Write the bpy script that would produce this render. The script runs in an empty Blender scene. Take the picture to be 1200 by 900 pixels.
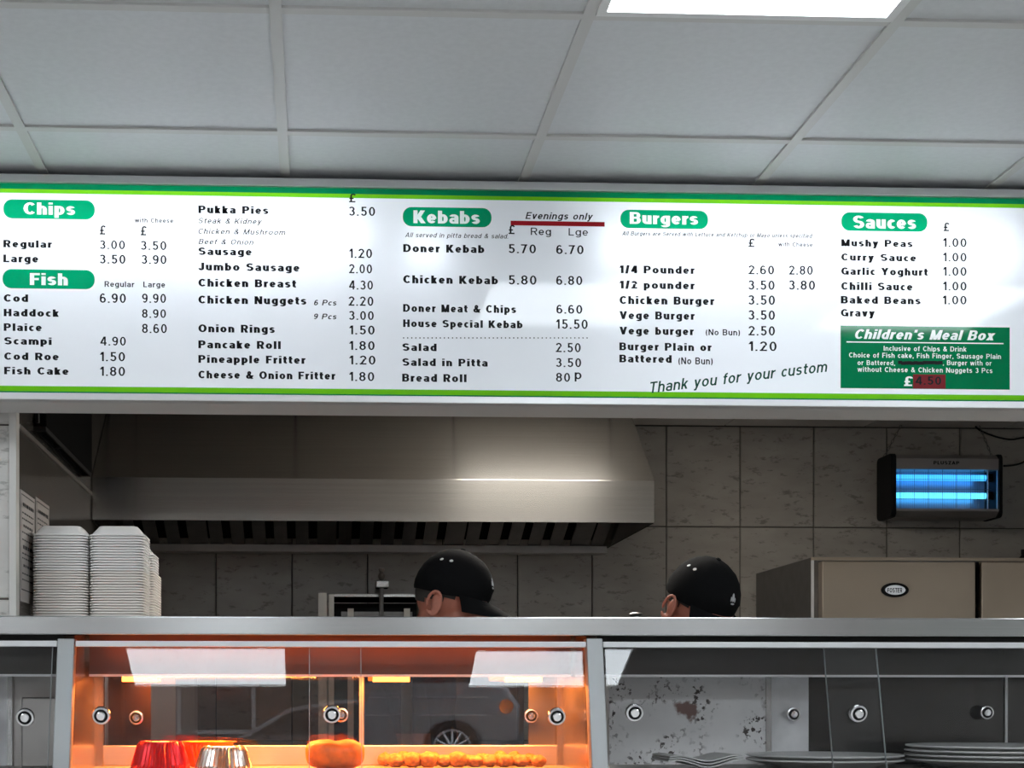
import bpy, math, random
from mathutils import Vector, Matrix, Euler
random.seed(7)
scene = bpy.context.scene
C = scene.collection

# ------------------------------------------------------------------ camera
F = 1714.0; PX, PY = 445.0, 825.0            # focal length and principal point in pixels of 1200x900
YAW = math.radians(2.5); EYE = 1.40
cam_data = bpy.data.cameras.new('camera')
cam = bpy.data.objects.new('camera', cam_data); C.objects.link(cam)
cam.location = (0, 0, EYE); cam.rotation_euler = (math.pi/2, 0, -YAW)
cam_data.sensor_width = 36; cam_data.lens = F/1200*36
cam_data.shift_x = (600-PX)/1200; cam_data.shift_y = (PY-450)/1200
cam_data.clip_start = 0.05
scene.camera = cam
# ------------------------------------------------------------------ exposure and world
vs = scene.view_settings
vs.view_transform = 'Standard'; vs.look = 'None'; vs.gamma = 1; vs.use_curve_mapping = False
vs.exposure = 1.35
scene.cycles.use_denoising = True
scene.cycles.max_bounces = 12; scene.cycles.transparent_max_bounces = 16
scene.cycles.sample_clamp_indirect = 6
PANEL_E = 7.5        # ceiling light panels
KITCHEN_E = 13.0      # kitchen ceiling panel
TUBE_E = 6.2        # tubes inside the menu sign
world = bpy.data.worlds.new('overcast_sky'); scene.world = world; world.use_nodes = True
bg = world.node_tree.nodes['Background']
bg.inputs[0].default_value = (0.80, 0.88, 1.0, 1); bg.inputs[1].default_value = 1.3

def at(px, py, Y):
    u = (px-PX)/F; v = (PY-py)/F
    x = u*math.cos(YAW)+math.sin(YAW); y = math.cos(YAW)-u*math.sin(YAW)
    t = Y/y
    return Vector((x*t, Y, EYE+v*t))
def ax(px, Y): return at(px, 800, Y).x
def az(px, py, Y): return at(px, py, Y).z

# ------------------------------------------------------------------ materials
MATS = {}
def new_mat(name):
    m = bpy.data.materials.new(name); m.use_nodes = True
    nt = m.node_tree; nt.nodes.clear()
    out = nt.nodes.new('ShaderNodeOutputMaterial')
    return m, nt, out
def N(nt, t, **kw):
    n = nt.nodes.new(t)
    for k, v in kw.items():
        if k.startswith('i_'):
            n.inputs[k[2:].replace('_', ' ')].default_value = v
        else: setattr(n, k, v)
    return n
def col(c): return (c[0], c[1], c[2], 1)
def pbr(name, c, rough=0.5, metal=0.0, noise=0.0, nscale=30, bump=0.0, bscale=80, stretch=None, aniso=0.0, spec=0.5, emit=None, es=0, c2=None, contrast=(0.35, 0.65), coat=0):
    if name in MATS: return MATS[name]
    m, nt, out = new_mat(name)
    p = N(nt, 'ShaderNodeBsdfPrincipled'); nt.links.new(p.outputs[0], out.inputs[0])
    p.inputs['Base Color'].default_value = col(c); p.inputs['Roughness'].default_value = rough
    p.inputs['Metallic'].default_value = metal; p.inputs['Specular IOR Level'].default_value = spec
    p.inputs['Coat Weight'].default_value = coat; p.inputs['Coat Roughness'].default_value = 0.08
    if aniso:
        p.inputs['Anisotropic'].default_value = aniso
        t = N(nt, 'ShaderNodeCombineXYZ'); t.inputs[2].default_value = 1
        nt.links.new(t.outputs[0], p.inputs['Tangent'])
    if emit:
        p.inputs['Emission Color'].default_value = col(emit); p.inputs['Emission Strength'].default_value = es
    if noise or bump or c2:
        tc = N(nt, 'ShaderNodeTexCoord'); mp = N(nt, 'ShaderNodeMapping')
        nt.links.new(tc.outputs['Object'], mp.inputs[0])
        if stretch: mp.inputs['Scale'].default_value = stretch
    if noise or c2:
        n1 = N(nt, 'ShaderNodeTexNoise'); n1.inputs['Scale'].default_value = nscale; n1.inputs['Detail'].default_value = 5
        nt.links.new(mp.outputs[0], n1.inputs[0])
        r = N(nt, 'ShaderNodeValToRGB')
        r.color_ramp.elements[0].position, r.color_ramp.elements[1].position = contrast
        a = [x*(1-noise) for x in c]; b = c2 if c2 else [min(1, x*(1+noise)) for x in c]
        r.color_ramp.elements[0].color = col(a); r.color_ramp.elements[1].color = col(b)
        nt.links.new(n1.outputs[0], r.inputs[0]); nt.links.new(r.outputs[0], p.inputs['Base Color'])
    if bump:
        n2 = N(nt, 'ShaderNodeTexNoise'); n2.inputs['Scale'].default_value = bscale; n2.inputs['Detail'].default_value = 3
        nt.links.new(mp.outputs[0], n2.inputs[0])
        b = N(nt, 'ShaderNodeBump'); b.inputs['Strength'].default_value = bump; b.inputs['Distance'].default_value = 0.002
        nt.links.new(n2.outputs[0], b.inputs['Height']); nt.links.new(b.outputs[0], p.inputs['Normal'])
    MATS[name] = m
    return m
def emitter(name, c, s):
    m, nt, out = new_mat(name)
    e = N(nt, 'ShaderNodeEmission'); e.inputs[0].default_value = col(c); e.inputs[1].default_value = s
    nt.links.new(e.outputs[0], out.inputs[0]); return m
def glass(name, tint=(1, 1, 1), ior=1.5, rough=0.0):
    m, nt, out = new_mat(name)
    t = N(nt, 'ShaderNodeBsdfTransparent'); t.inputs[0].default_value = col(tint)
    g = N(nt, 'ShaderNodeBsdfGlossy'); g.inputs['Roughness'].default_value = rough
    f = N(nt, 'ShaderNodeFresnel'); f.inputs[0].default_value = ior
    x = N(nt, 'ShaderNodeMixShader')
    nt.links.new(f.outputs[0], x.inputs[0]); nt.links.new(t.outputs[0], x.inputs[1]); nt.links.new(g.outputs[0], x.inputs[2])
    nt.links.new(x.outputs[0], out.inputs[0]); return m
def film(name, c, trans=0.5):           # translucent acrylic sign face with a glossy surface
    m, nt, out = new_mat(name)
    d = N(nt, 'ShaderNodeBsdfDiffuse'); d.inputs[0].default_value = col(c)
    t = N(nt, 'ShaderNodeBsdfTranslucent'); t.inputs[0].default_value = col(c)
    x = N(nt, 'ShaderNodeMixShader'); x.inputs[0].default_value = trans
    nt.links.new(d.outputs[0], x.inputs[1]); nt.links.new(t.outputs[0], x.inputs[2])
    g = N(nt, 'ShaderNodeBsdfGlossy'); g.inputs['Roughness'].default_value = 0.06
    f = N(nt, 'ShaderNodeFresnel'); f.inputs[0].default_value = 1.35
    y = N(nt, 'ShaderNodeMixShader')
    nt.links.new(f.outputs[0], y.inputs[0]); nt.links.new(x.outputs[0], y.inputs[1]); nt.links.new(g.outputs[0], y.inputs[2])
    nt.links.new(y.outputs[0], out.inputs[0]); return m
def marble(name, base=(0.30, 0.275, 0.245), dark=(0.10, 0.09, 0.08), light=(0.37, 0.345, 0.31)):
    m, nt, out = new_mat(name)
    p = N(nt, 'ShaderNodeBsdfPrincipled'); nt.links.new(p.outputs[0], out.inputs[0])
    p.inputs['Roughness'].default_value = 0.32
    g = N(nt, 'ShaderNodeNewGeometry'); mp = N(nt, 'ShaderNodeMapping')
    oi = N(nt, 'ShaderNodeObjectInfo'); add = N(nt, 'ShaderNodeVectorMath', operation='MULTIPLY_ADD')
    add.inputs[1].default_value = (9, 9, 9)
    nt.links.new(oi.outputs['Random'], add.inputs[0]); nt.links.new(g.outputs['Position'], add.inputs[2])
    nt.links.new(add.outputs[0], mp.inputs[0]); mp.inputs['Rotation'].default_value = (0, 0.7, 0); mp.inputs['Scale'].default_value = (1, 1, 2.4)
    n1 = N(nt, 'ShaderNodeTexNoise'); n1.inputs['Scale'].default_value = 5; n1.inputs['Detail'].default_value = 6
    r1 = N(nt, 'ShaderNodeValToRGB'); r1.color_ramp.elements[0].position = .35; r1.color_ramp.elements[1].position = .7
    r1.color_ramp.elements[0].color = col(base); r1.color_ramp.elements[1].color = col(light)
    n2 = N(nt, 'ShaderNodeTexNoise'); n2.inputs['Scale'].default_value = 17; n2.inputs['Detail'].default_value = 8; n2.inputs['Roughness'].default_value = .7
    r2 = N(nt, 'ShaderNodeValToRGB'); r2.color_ramp.elements[0].position = .56; r2.color_ramp.elements[1].position = .64
    mx = N(nt, 'ShaderNodeMixRGB'); mx.inputs[2].default_value = col(dark)
    ml = N(nt, 'ShaderNodeMath', operation='MULTIPLY'); ml.inputs[1].default_value = .62
    nt.links.new(mp.outputs[0], n1.inputs[0]); nt.links.new(mp.outputs[0], n2.inputs[0])
    nt.links.new(n1.outputs[0], r1.inputs[0]); nt.links.new(n2.outputs[0], r2.inputs[0])
    nt.links.new(r2.outputs[0], ml.inputs[0]); nt.links.new(ml.outputs[0], mx.inputs[0])
    nt.links.new(r1.outputs[0], mx.inputs[1]); nt.links.new(mx.outputs[0], p.inputs['Base Color'])
    return m
def worn_steel(name):
    m, nt, out = new_mat(name)
    p = N(nt, 'ShaderNodeBsdfPrincipled'); nt.links.new(p.outputs[0], out.inputs[0])
    p.inputs['Roughness'].default_value = .45; p.inputs['Metallic'].default_value = .1
    tc = N(nt, 'ShaderNodeTexCoord')
    def mask(scale, lo, hi, off, det=6, rough=.6):
        mp = N(nt, 'ShaderNodeMapping'); mp.inputs['Location'].default_value = off
        nn = N(nt, 'ShaderNodeTexNoise'); nn.inputs['Scale'].default_value = scale; nn.inputs['Detail'].default_value = det; nn.inputs['Roughness'].default_value = rough
        r = N(nt, 'ShaderNodeValToRGB'); r.color_ramp.elements[0].position = lo; r.color_ramp.elements[1].position = hi
        nt.links.new(tc.outputs['Object'], mp.inputs[0]); nt.links.new(mp.outputs[0], nn.inputs[0]); nt.links.new(nn.outputs[0], r.inputs[0])
        return r.outputs[0]
    a = N(nt, 'ShaderNodeMixRGB'); a.inputs[1].default_value = col((.80, .79, .79)); a.inputs[2].default_value = col((.93, .92, .92))
    nt.links.new(mask(9, .35, .65, (1, 2, 3)), a.inputs[0])
    b = N(nt, 'ShaderNodeMixRGB'); b.inputs[2].default_value = col((.07, .055, .05))
    mm_ = N(nt, 'ShaderNodeMath', operation='MULTIPLY')
    nt.links.new(mask(95, .55, .57, (0, 5, 2), 5, .6), mm_.inputs[0]); nt.links.new(mask(16, .48, .60, (3, 1, 4), 2, .5), mm_.inputs[1])
    nt.links.new(mm_.outputs[0], b.inputs[0]); nt.links.new(a.outputs[0], b.inputs[1])
    d = N(nt, 'ShaderNodeMixRGB'); d.inputs[2].default_value = col((.20, .105, .085))
    # one rust bloom around the middle of the sheet, its edge broken up by noise
    ln = N(nt, 'ShaderNodeVectorMath', operation='LENGTH')
    mp = N(nt, 'ShaderNodeMapping'); mp.inputs['Scale'].default_value = (1, .0, 1.15)
    nt.links.new(tc.outputs['Object'], mp.inputs[0]); nt.links.new(mp.outputs[0], ln.inputs[0])
    nn = N(nt, 'ShaderNodeTexNoise'); nn.inputs['Scale'].default_value = 45; nn.inputs['Detail'].default_value = 6
    nt.links.new(tc.outputs['Object'], nn.inputs[0])
    ad = N(nt, 'ShaderNodeMath', operation='MULTIPLY_ADD'); ad.inputs[1].default_value = .07
    nt.links.new(nn.outputs[0], ad.inputs[0]); nt.links.new(ln.outputs['Value'], ad.inputs[2])
    r = N(nt, 'ShaderNodeValToRGB'); r.color_ramp.elements[0].position = .052; r.color_ramp.elements[1].position = .058
    r.color_ramp.elements[0].color = (1, 1, 1, 1); r.color_ramp.elements[1].color = (0, 0, 0, 1)
    nt.links.new(ad.outputs[0], r.inputs[0]); nt.links.new(r.outputs[0], d.inputs[0]); nt.links.new(b.outputs[0], d.inputs[1])
    nt.links.new(d.outputs[0], p.inputs['Base Color'])
    return m

STEEL = pbr('brushed_steel', (.43, .43, .42), .26, 1.0, aniso=.85, noise=.04, nscale=6, stretch=(.3, 1, 40))
STEEL_HOOD = pbr('hood_steel', (.335, .325, .305), .26, 1.0, aniso=.75, noise=.05, nscale=6, stretch=(.3, 1, 40))
STEEL_DULL = pbr('dull_steel', (.40, .38, .36), .38, .9, noise=.06, nscale=14)
STEEL_WALL = pbr('wall_steel', (.36, .335, .31), .16, .85, noise=.08, nscale=5, stretch=(1, 8, .4))
STEEL_DARK = pbr('dark_steel', (.16, .155, .15), .35, .9, noise=.08, nscale=20)
FRIDGE_ST = pbr('fridge_steel', (.42, .345, .27), .34, .85, aniso=.5, noise=.03, nscale=5)
CHROME = pbr('chrome', (.80, .80, .80), .12, 1.0)
ALU = pbr('aluminium', (.60, .60, .60), .42, .7)
ALU_RAIL = pbr('aluminium_rail', (.74, .74, .75), .35, .2)
BLACK = pbr('black_plastic', (.004, .004, .0045), .5, spec=.18)
BLACKG = pbr('black_gap', (.004, .004, .004), .9, spec=.05)
BLACKM = pbr('black_metal', (.012, .012, .012), .7, spec=.15)
WHITE = pbr('white_paint', (.74, .74, .73), .5)
TRIMW = pbr('white_trim', (.62, .60, .57), .4)
CEILT = pbr('ceiling_tile', (.62, .63, .64), .42, noise=.03, nscale=60)
CEILT2 = pbr('kitchen_ceiling_tile', (.52, .49, .46), .5, noise=.04, nscale=60)
TEE = pbr('ceiling_tee', (.56, .55, .53), .4)
GROUT = pbr('grout', (.09, .082, .074), .9)
TILE = marble('marble_tile')
TILE_L = marble('pale_marble_tile', (.52, .50, .47), (.2, .19, .17), (.60, .58, .55))
GLASS = glass('clear_glass', (1, 1, 1), 1.34)
GLASS_REAR = glass('rear_glass', (.75, .66, .62), 1.5)
GLASS_MIR = glass('rear_glass_coated', (.50, .43, .40), 2.1)
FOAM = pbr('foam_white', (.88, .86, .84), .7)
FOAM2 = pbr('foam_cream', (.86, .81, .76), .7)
SKIN = pbr('skin', (.36, .125, .080), .5, noise=.06, nscale=60)
HAIR = pbr('dark_hair', (.02, .015, .012), .7)
CLOTH_BK = pbr('black_cotton', (.0042, .0042, .0046), .9, spec=.08, bump=.3, bscale=400)
CLOTH_TR = pbr('dark_trousers', (.03, .03, .035), .9)

# ------------------------------------------------------------------ mesh helpers
class MB:
    def __init__(s): s.v = []; s.f = []
    def add(s, vs_, fs):
        k = len(s.v); s.v += [tuple(p) for p in vs_]; s.f += [tuple(i+k for i in f) for f in fs]; return s
    def box(s, a, b):
        x0, x1 = sorted((a[0], b[0])); y0, y1 = sorted((a[1], b[1])); z0, z1 = sorted((a[2], b[2]))
        return s.add([(x0,y0,z0),(x1,y0,z0),(x1,y1,z0),(x0,y1,z0),(x0,y0,z1),(x1,y0,z1),(x1,y1,z1),(x0,y1,z1)],
              [(0,3,2,1),(4,5,6,7),(0,1,5,4),(1,2,6,5),(2,3,7,6),(3,0,4,7)])
    def hexa(s, p):      # eight points, bottom four then top four
        return s.add(p, [(0,3,2,1),(4,5,6,7),(0,1,5,4),(1,2,6,5),(2,3,7,6),(3,0,4,7)])
    def extrude(s, poly, axis, a, b):      # poly of 2-D points pushed along axis (0,1,2) from a to b
        n = len(poly)
        def mk(p, t):
            q = list(p); q.insert(axis, t); return q
        vs_ = [mk(p, a) for p in poly]+[mk(p, b) for p in poly]
        fs = [tuple(range(n)), tuple(range(2*n-1, n-1, -1))]+[(i, i+n, (i+1) % n+n, (i+1) % n) for i in range(n)]
        return s.add(vs_, fs)
    def tube(s, pts, r, n=10, caps=True, round_ends=False):
        pts = [Vector(p) for p in pts]; rs = list(r) if hasattr(r, '__len__') else [r]*len(pts)
        if round_ends:
            for end in (0, -1):
                d = (pts[0]-pts[1]).normalized() if end == 0 else (pts[-1]-pts[-2]).normalized()
                R = rs[end]; base = pts[end].copy()
                ext = [(base+d*R*math.sin(a), max(R*math.cos(a), R*.08)) for a in (math.radians(30), math.radians(60), math.radians(88))]
                for p, rr in ext:
                    if end == 0: pts.insert(0, p); rs.insert(0, rr)
                    else: pts.append(p); rs.append(rr)
        rings = []; prev = None
        for i, p in enumerate(pts):
            d = (pts[min(i+1, len(pts)-1)]-pts[max(i-1, 0)]).normalized()
            if prev is None:
                a = Vector((0, 0, 1)) if abs(d.z) < .9 else Vector((1, 0, 0))
                u = d.cross(a).normalized()
            else: u = (prev-d*prev.dot(d)).normalized()
            prev = u; w = d.cross(u)
            rings.append([p+(u*math.cos(2*math.pi*k/n)+w*math.sin(2*math.pi*k/n))*rs[i] for k in range(n)])
        vs_ = [q for rg in rings for q in rg]; fs = []
        for i in range(len(rings)-1):
            for k in range(n):
                fs.append((i*n+k, i*n+(k+1) % n, (i+1)*n+(k+1) % n, (i+1)*n+k))
        if caps: fs += [tuple(range(n-1, -1, -1)), tuple(range((len(rings)-1)*n, len(rings)*n))]
        return s.add(vs_, fs)
    def lathe(s, prof, c, n=32, M=None, close=False):   # prof (r, h) about +Z at c, or turned by M
        vs_ = []; fs = []
        for r, h in prof:
            for k in range(n):
                p = Vector((r*math.cos(2*math.pi*k/n), r*math.sin(2*math.pi*k/n), h))
                if M: p = M @ p
                vs_.append(p+Vector(c))
        m = len(prof)
        for i in range(m-1 if not close else m):
            j = (i+1) % m
            for k in range(n): fs.append((i*n+k, i*n+(k+1) % n, j*n+(k+1) % n, j*n+k))
        if not close:
            if prof[0][0] > 1e-6: fs.append(tuple(range(n-1, -1, -1)))
            if prof[-1][0] > 1e-6: fs.append(tuple(range((m-1)*n, m*n)))
        return s.add(vs_, fs)
    def ellipsoid(s, c, r, M=None, nu=20, nv=12):
        vs_ = []; fs = []
        for i in range(nv+1):
            t = math.pi*i/nv
            for k in range(nu):
                a = 2*math.pi*k/nu
                p = Vector((r[0]*math.sin(t)*math.cos(a), r[1]*math.sin(t)*math.sin(a), r[2]*math.cos(t)))
                if M: p = M @ p
                vs_.append(p+Vector(c))
        for i in range(nv):
            for k in range(nu): fs.append((i*nu+k, (i+1)*nu+k, (i+1)*nu+(k+1) % nu, i*nu+(k+1) % nu))
        return s.add(vs_, fs)
    def mesh(s, name, smooth=None):
        me = bpy.data.meshes.new(name); me.from_pydata(s.v, [], s.f); me.update()
        if smooth is not None:
            me.shade_smooth()
            try: me.set_sharp_from_angle(angle=math.radians(smooth))
            except Exception: pass
        return me
def obj(name, mb, mat, parent=None, smooth=None, bevel=0, seg=2):
    me = mb.mesh(name, smooth) if isinstance(mb, MB) else mb
    o = bpy.data.objects.new(name, me); C.objects.link(o)
    if mat and not me.materials: me.materials.append(mat)
    if parent:
        o.parent = parent
        w = parent.location.copy(); q = parent.parent
        while q: w += q.location; q = q.parent
        if parent.type == 'EMPTY': o.location = -w
    if bevel:
        b = o.modifiers.new('bevel', 'BEVEL'); b.width = bevel; b.segments = seg; b.limit_method = 'ANGLE'; b.angle_limit = math.radians(40)
    return o
def tag(o, label, cat=None, group=None, kind=None):
    o['label'] = label
    if cat: o['category'] = cat
    if group: o['group'] = group
    if kind: o['kind'] = kind
    return o
def thing(name, label, cat, loc=(0, 0, 0), group=None, kind=None):
    o = bpy.data.objects.new(name, None); C.objects.link(o); o.location = loc; o.empty_display_size = .05
    return tag(o, label, cat, group, kind)
def B(a, b): return MB().box(a, b)
def copy_to(src, parent, offset):
    c = src.copy(); C.objects.link(c); c.parent = parent; c.location = offset; return c

# ------------------------------------------------------------------ room
CEIL = EYE+1.32; KCEIL = EYE+1.17
YB = 6.10; YS = 3.645; YF = 3.82
XL = ax(18, YF)                    # kitchen left wall
GX = -.077; GY = 2.79              # a crossing of the ceiling grid
RX0, RX1 = GX-.6*4, GX+.6*6        # customer area
RY0 = GY-.6*9
KX1 = RX1
floor = obj('floor', B((RX0-.2, RY0-.2, -.05), (KX1+.4, YB+.2, 0)), pbr('floor_tile', (.50, .48, .46), .4, noise=.1, nscale=3))
tag(floor, 'grey shop floor running under the counter into the kitchen', kind='structure')
wl = obj('wall_left', B((RX0-.12, RY0, 0), (RX0, YF, CEIL)), WHITE); tag(wl, 'plain white side wall of the customer area, left of the counter', kind='structure')
wr = obj('wall_right', B((RX1, RY0, 0), (RX1+.12, YB, CEIL)), WHITE); tag(wr, 'plain white side wall right of the counter', kind='structure')

# ceiling over the customers: backing slab, tees, tiles
ceiling = obj('ceiling', B((RX0, RY0, CEIL+.03), (RX1, 3.80, CEIL+.08)), BLACKG)
tag(ceiling, 'suspended ceiling of pale square panels in a metal grid', kind='structure')
LIGHTS = {(1, 8): 1, (-1, 4): 1, (1, 4): 1, (3, 8): 1, (-3, 8): 1, (-3, 0): 1, (-1, 0): 1, (1, 0): 1, (3, 0): 1}
tile_me = MB().box((-.2955, -.2955, 0), (.2955, .2955, .012)).mesh('tile'); tile_me.materials.append(CEILT)
nrow = 11
for i in range(-4, 6):
    for j in range(nrow):
        x0 = GX+.6*i; y0 = RY0+.6*j
        if (i, j) in LIGHTS: continue
        y1 = min(y0+.6, 3.80)
        if y1-y0 < .1: continue
        o = bpy.data.objects.new('tile', tile_me); C.objects.link(o); o.parent = ceiling
        o.location = (x0+.3, (y0+y1)/2, CEIL+.004+random.uniform(0, .0015)); o.scale = (1, (y1-y0)/.6, 1)
for i in range(-4, 7):
    obj('tee', B((GX+.6*i-.012, RY0, CEIL-.001), (GX+.6*i+.012, 3.80, CEIL+.006)), TEE, ceiling)
for j in range(0, nrow+1):
    y = RY0+.6*j
    if y < 3.8: obj('tee', B((RX0, y-.012, CEIL-.0005), (RX1, y+.012, CEIL+.005)), TEE, ceiling)
DIFF = emitter('light_diffuser', (.87, .945, 1.0), PANEL_E)
DIFFK = emitter('kitchen_diffuser', (1.0, .945, .86), KITCHEN_E)
def light_panel(x0, y0, z, mat, label):
    t = thing('ceiling_light', label, 'light', (x0+.3, y0+.3, z), 'square ceiling light panels')
    f = MB()
    for a, b in (((x0+.012, y0+.012), (x0+.588, y0+.03)), ((x0+.012, y0+.57), (x0+.588, y0+.588)), ((x0+.012, y0+.03), (x0+.03, y0+.57)), ((x0+.57, y0+.03), (x0+.588, y0+.57))):
        f.box((a[0], a[1], z-.004), (b[0], b[1], z+.02))
    obj('frame', f, WHITE, t)
    obj('diffuser', B((x0+.03, y0+.03, z+.004), (x0+.57, y0+.57, z+.008)), mat, t)
light_panel(GX+.6*1, RY0+.6*8, CEIL, DIFF, 'bright square light panel in the ceiling at the top edge, right of centre')
light_panel(GX-.6, RY0+.6*4, CEIL, DIFF, 'bright square light panel overhead, mirrored in the left half of the counter glass')
light_panel(GX+.6, RY0+.6*4, CEIL, DIFF, 'bright square light panel overhead, mirrored in the right half of the counter glass')

for i, j, w_ in ((3, 8, 'to the right of the visible one, beyond the frame'), (-3, 8, 'near the left wall in front of the sign'), 
               (-3, 0, 'by the shop window at the left wall'), (-1, 0, 'by the shop window left of its middle'), (1, 0, 'by the shop window right of its middle'), (3, 0, 'by the shop window at the right wall')):
    light_panel(GX+.6*i, RY0+.6*j, CEIL, DIFF, 'unseen square light panel added overhead to brighten the room, '+w_)  # unseen panels, added to raise the overall brightness of the room

# shopfront behind the customers
fr = MB()
WX0, WX1, WZ0, WZ1 = -1.9, 2.9, .55, 2.45
fr.box((RX0, RY0-.12, 0), (RX1, RY0, WZ0)); fr.box((RX0, RY0-.12, WZ1), (RX1, RY0, CEIL))
fr.box((RX0, RY0-.12, WZ0), (WX0, RY0, WZ1)); fr.box((WX1, RY0-.12, WZ0), (RX1, RY0, WZ1))
tag(obj('wall_front', fr, WHITE), 'white shopfront wall around the street window', kind='structure')
win = thing('window_1', 'wide shop window onto the street behind the customers', None, (0, RY0-.06, WZ0), kind='structure')
for k in range(5):
    x = WX0+(WX1-WX0)*k/4
    obj('mullion', B((x-.03, RY0-.10, WZ0), (x+.03, RY0-.03, WZ1)), ALU, win)
for k in range(4):
    x = WX0+(WX1-WX0)*k/4
    obj('pane', B((x+.03, RY0-.07, WZ0+.01), (x+1.17, RY0-.064, WZ1-.01)), GLASS, win)
tag(obj('road', B((-30, -45, -.2), (30, RY0-.12, -.06)), pbr('asphalt', (.10, .10, .105), .8, noise=.2, nscale=30)), 'grey street outside the shop window', kind='structure')

# bulkhead over the serving opening and the kitchen shell
bh = MB(); bh.box((RX0, YF, EYE+.78), (RX1, YF+.05, CEIL+.03)); bh.box((RX0, 3.80, CEIL), (RX1, YF, CEIL+.08))
tag(obj('wall_bulkhead', bh, pbr('bulkhead', (.62, .60, .57), .7)), 'pale bulkhead above the serving opening behind the menu sign', kind='structure')  # colour kept pale to bounce kitchen light onto the hood band
TW, TH = .3145, .45
def tiled_wall(name, label, axis, const, u0, u1, z0, z1, ua, za, mat, sgn, top_shift=0):
    """backing slab with each tile as a child; axis 1 = wall facing along y, 0 = along x"""
    if axis == 1: w = B((u0, const, 0), (u1, const+sgn*.1, z1+.07))
    else: w = B((const, u0, 0), (const+sgn*.1, u1, z1))
    w = obj(name, w, GROUT); tag(w, label, kind='structure')
    cache = {}
    i0 = math.floor((u0-ua)/TW); i1 = math.ceil((u1-ua)/TW)
    j0 = math.floor((z0-za)/TH); j1 = math.ceil((z1-za)/TH)
    for i in range(i0, i1):
        for j in range(j0, j1):
            a = max(ua+i*TW, u0); b = min(ua+(i+1)*TW, u1); c = max(za+j*TH, z0); d = min(za+(j+1)*TH, z1)
            if b-a < .02 or d-c < .02: continue
            key = (round(b-a, 3), round(d-c, 3))
            if key not in cache:
                g = .0016; e = .0025
                mb = MB(); W, H = (b-a)/2-g, (d-c)/2-g
                # face with a small eased edge
                q = []
                for (dx, dz, dy) in ((W, H, .001), (W-e, H-e, -.006)):
                    q += [(-dx, dy, -dz), (dx, dy, -dz), (dx, dy, dz), (-dx, dy, dz)]
                mb.add(q, [(4, 5, 6, 7), (0, 1, 5, 4), (1, 2, 6, 5), (2, 3, 7, 6), (3, 0, 4, 7)])
                cache[key] = mb.mesh('tile'); cache[key].materials.append(mat)
            o = bpy.data.objects.new('tile', cache[key]); C.objects.link(o); o.parent = w
            if axis == 1: o.location = ((a+b)/2, const, (c+d)/2)
            else:
                o.location = (const, (a+b)/2, (c+d)/2); o.rotation_euler = (0, 0, math.pi/2)
            o.rotation_euler.rotate(Euler((random.uniform(-.0008, .0008), 0, 0)))
    return w
ZJ = az(900, 618, YB)
tiled_wall('wall_back', 'grey marbled tile wall at the back of the kitchen', 1, YB, XL-.1, KX1, 0, KCEIL, ax(867, YB), ZJ, TILE, 1)
ZJ2 = az(5, 702, YF)
wlf = tiled_wall('wall_pier', 'pale marbled tile pier left of the serving opening', 1, YF, RX0, XL-.012, 0, EYE+.78, XL-.012-TW, ZJ2, TILE_L, 1)
tag(obj('trim_1', B((XL-.014, YF-.012, 0), (XL+.004, YF+.03, EYE+.78)), TRIMW), 'white corner trim on the edge of the tiled pier', kind='structure')
wk = MB(); wk.box((XL-.1, YF+.03, 0), (XL, YB, KCEIL))
wk = obj('wall_kitchen_left', wk, GROUT); tag(wk, 'polished steel clad left wall of the kitchen', kind='structure')
# steel sheets with a horizontal joint and vertical seams
zj = EYE+(825-500)/F*YF*1.0
seams = [YF+.032, 4.18, 4.52, 4.86, 5.3, YB-.001]
for a, b in zip(seams[:-1], seams[1:]):
    obj('panel', B((XL, a+.001, .02), (XL+.003, b-.001, zj-.003)), STEEL_WALL, wk)
    obj('panel', B((XL, a+.001, zj+.003), (XL+.003, b-.001, KCEIL-.002)), STEEL_WALL, wk)
obj('joint_strip', B((XL, YF+.032, zj-.006), (XL+.006, YB, zj+.006)), pbr('joint_strip', (.4, .38, .35), .3, .8), wk)
kc = obj('ceiling_kitchen', B((XL-.1, YF+.05, KCEIL+.02), (KX1, YB, KCEIL+.07)), pbr('ceiling_void', (.12, .11, .10), .8))
tag(kc, 'lower suspended ceiling over the kitchen behind the sign', kind='structure')
ktile = MB().box((-.297, -.297, 0), (.297, .297, .01)).mesh('tile'); ktile.materials.append(CEILT2)
KY = YB-.6*3.76
for i in range(-2, 7):
    for j in range(0, 4):
        x0 = GX+.6*i; y0 = KY+.6*j; x1 = min(x0+.6, KX1); xa = max(x0, XL-.1); y1 = min(y0+.6, YB)
        if (i, j) == (1, 1): continue
        if x1-xa < .05: continue
        o = bpy.data.objects.new('tile', ktile); C.objects.link(o); o.parent = kc
        o.location = ((xa+x1)/2, (y0+y1)/2, KCEIL+.004); o.scale = ((x1-xa)/.6, (y1-y0)/.6, 1)
light_panel(GX+.6, KY+.6, KCEIL, DIFFK, 'square light panel in the kitchen ceiling above the extractor hood')


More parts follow.
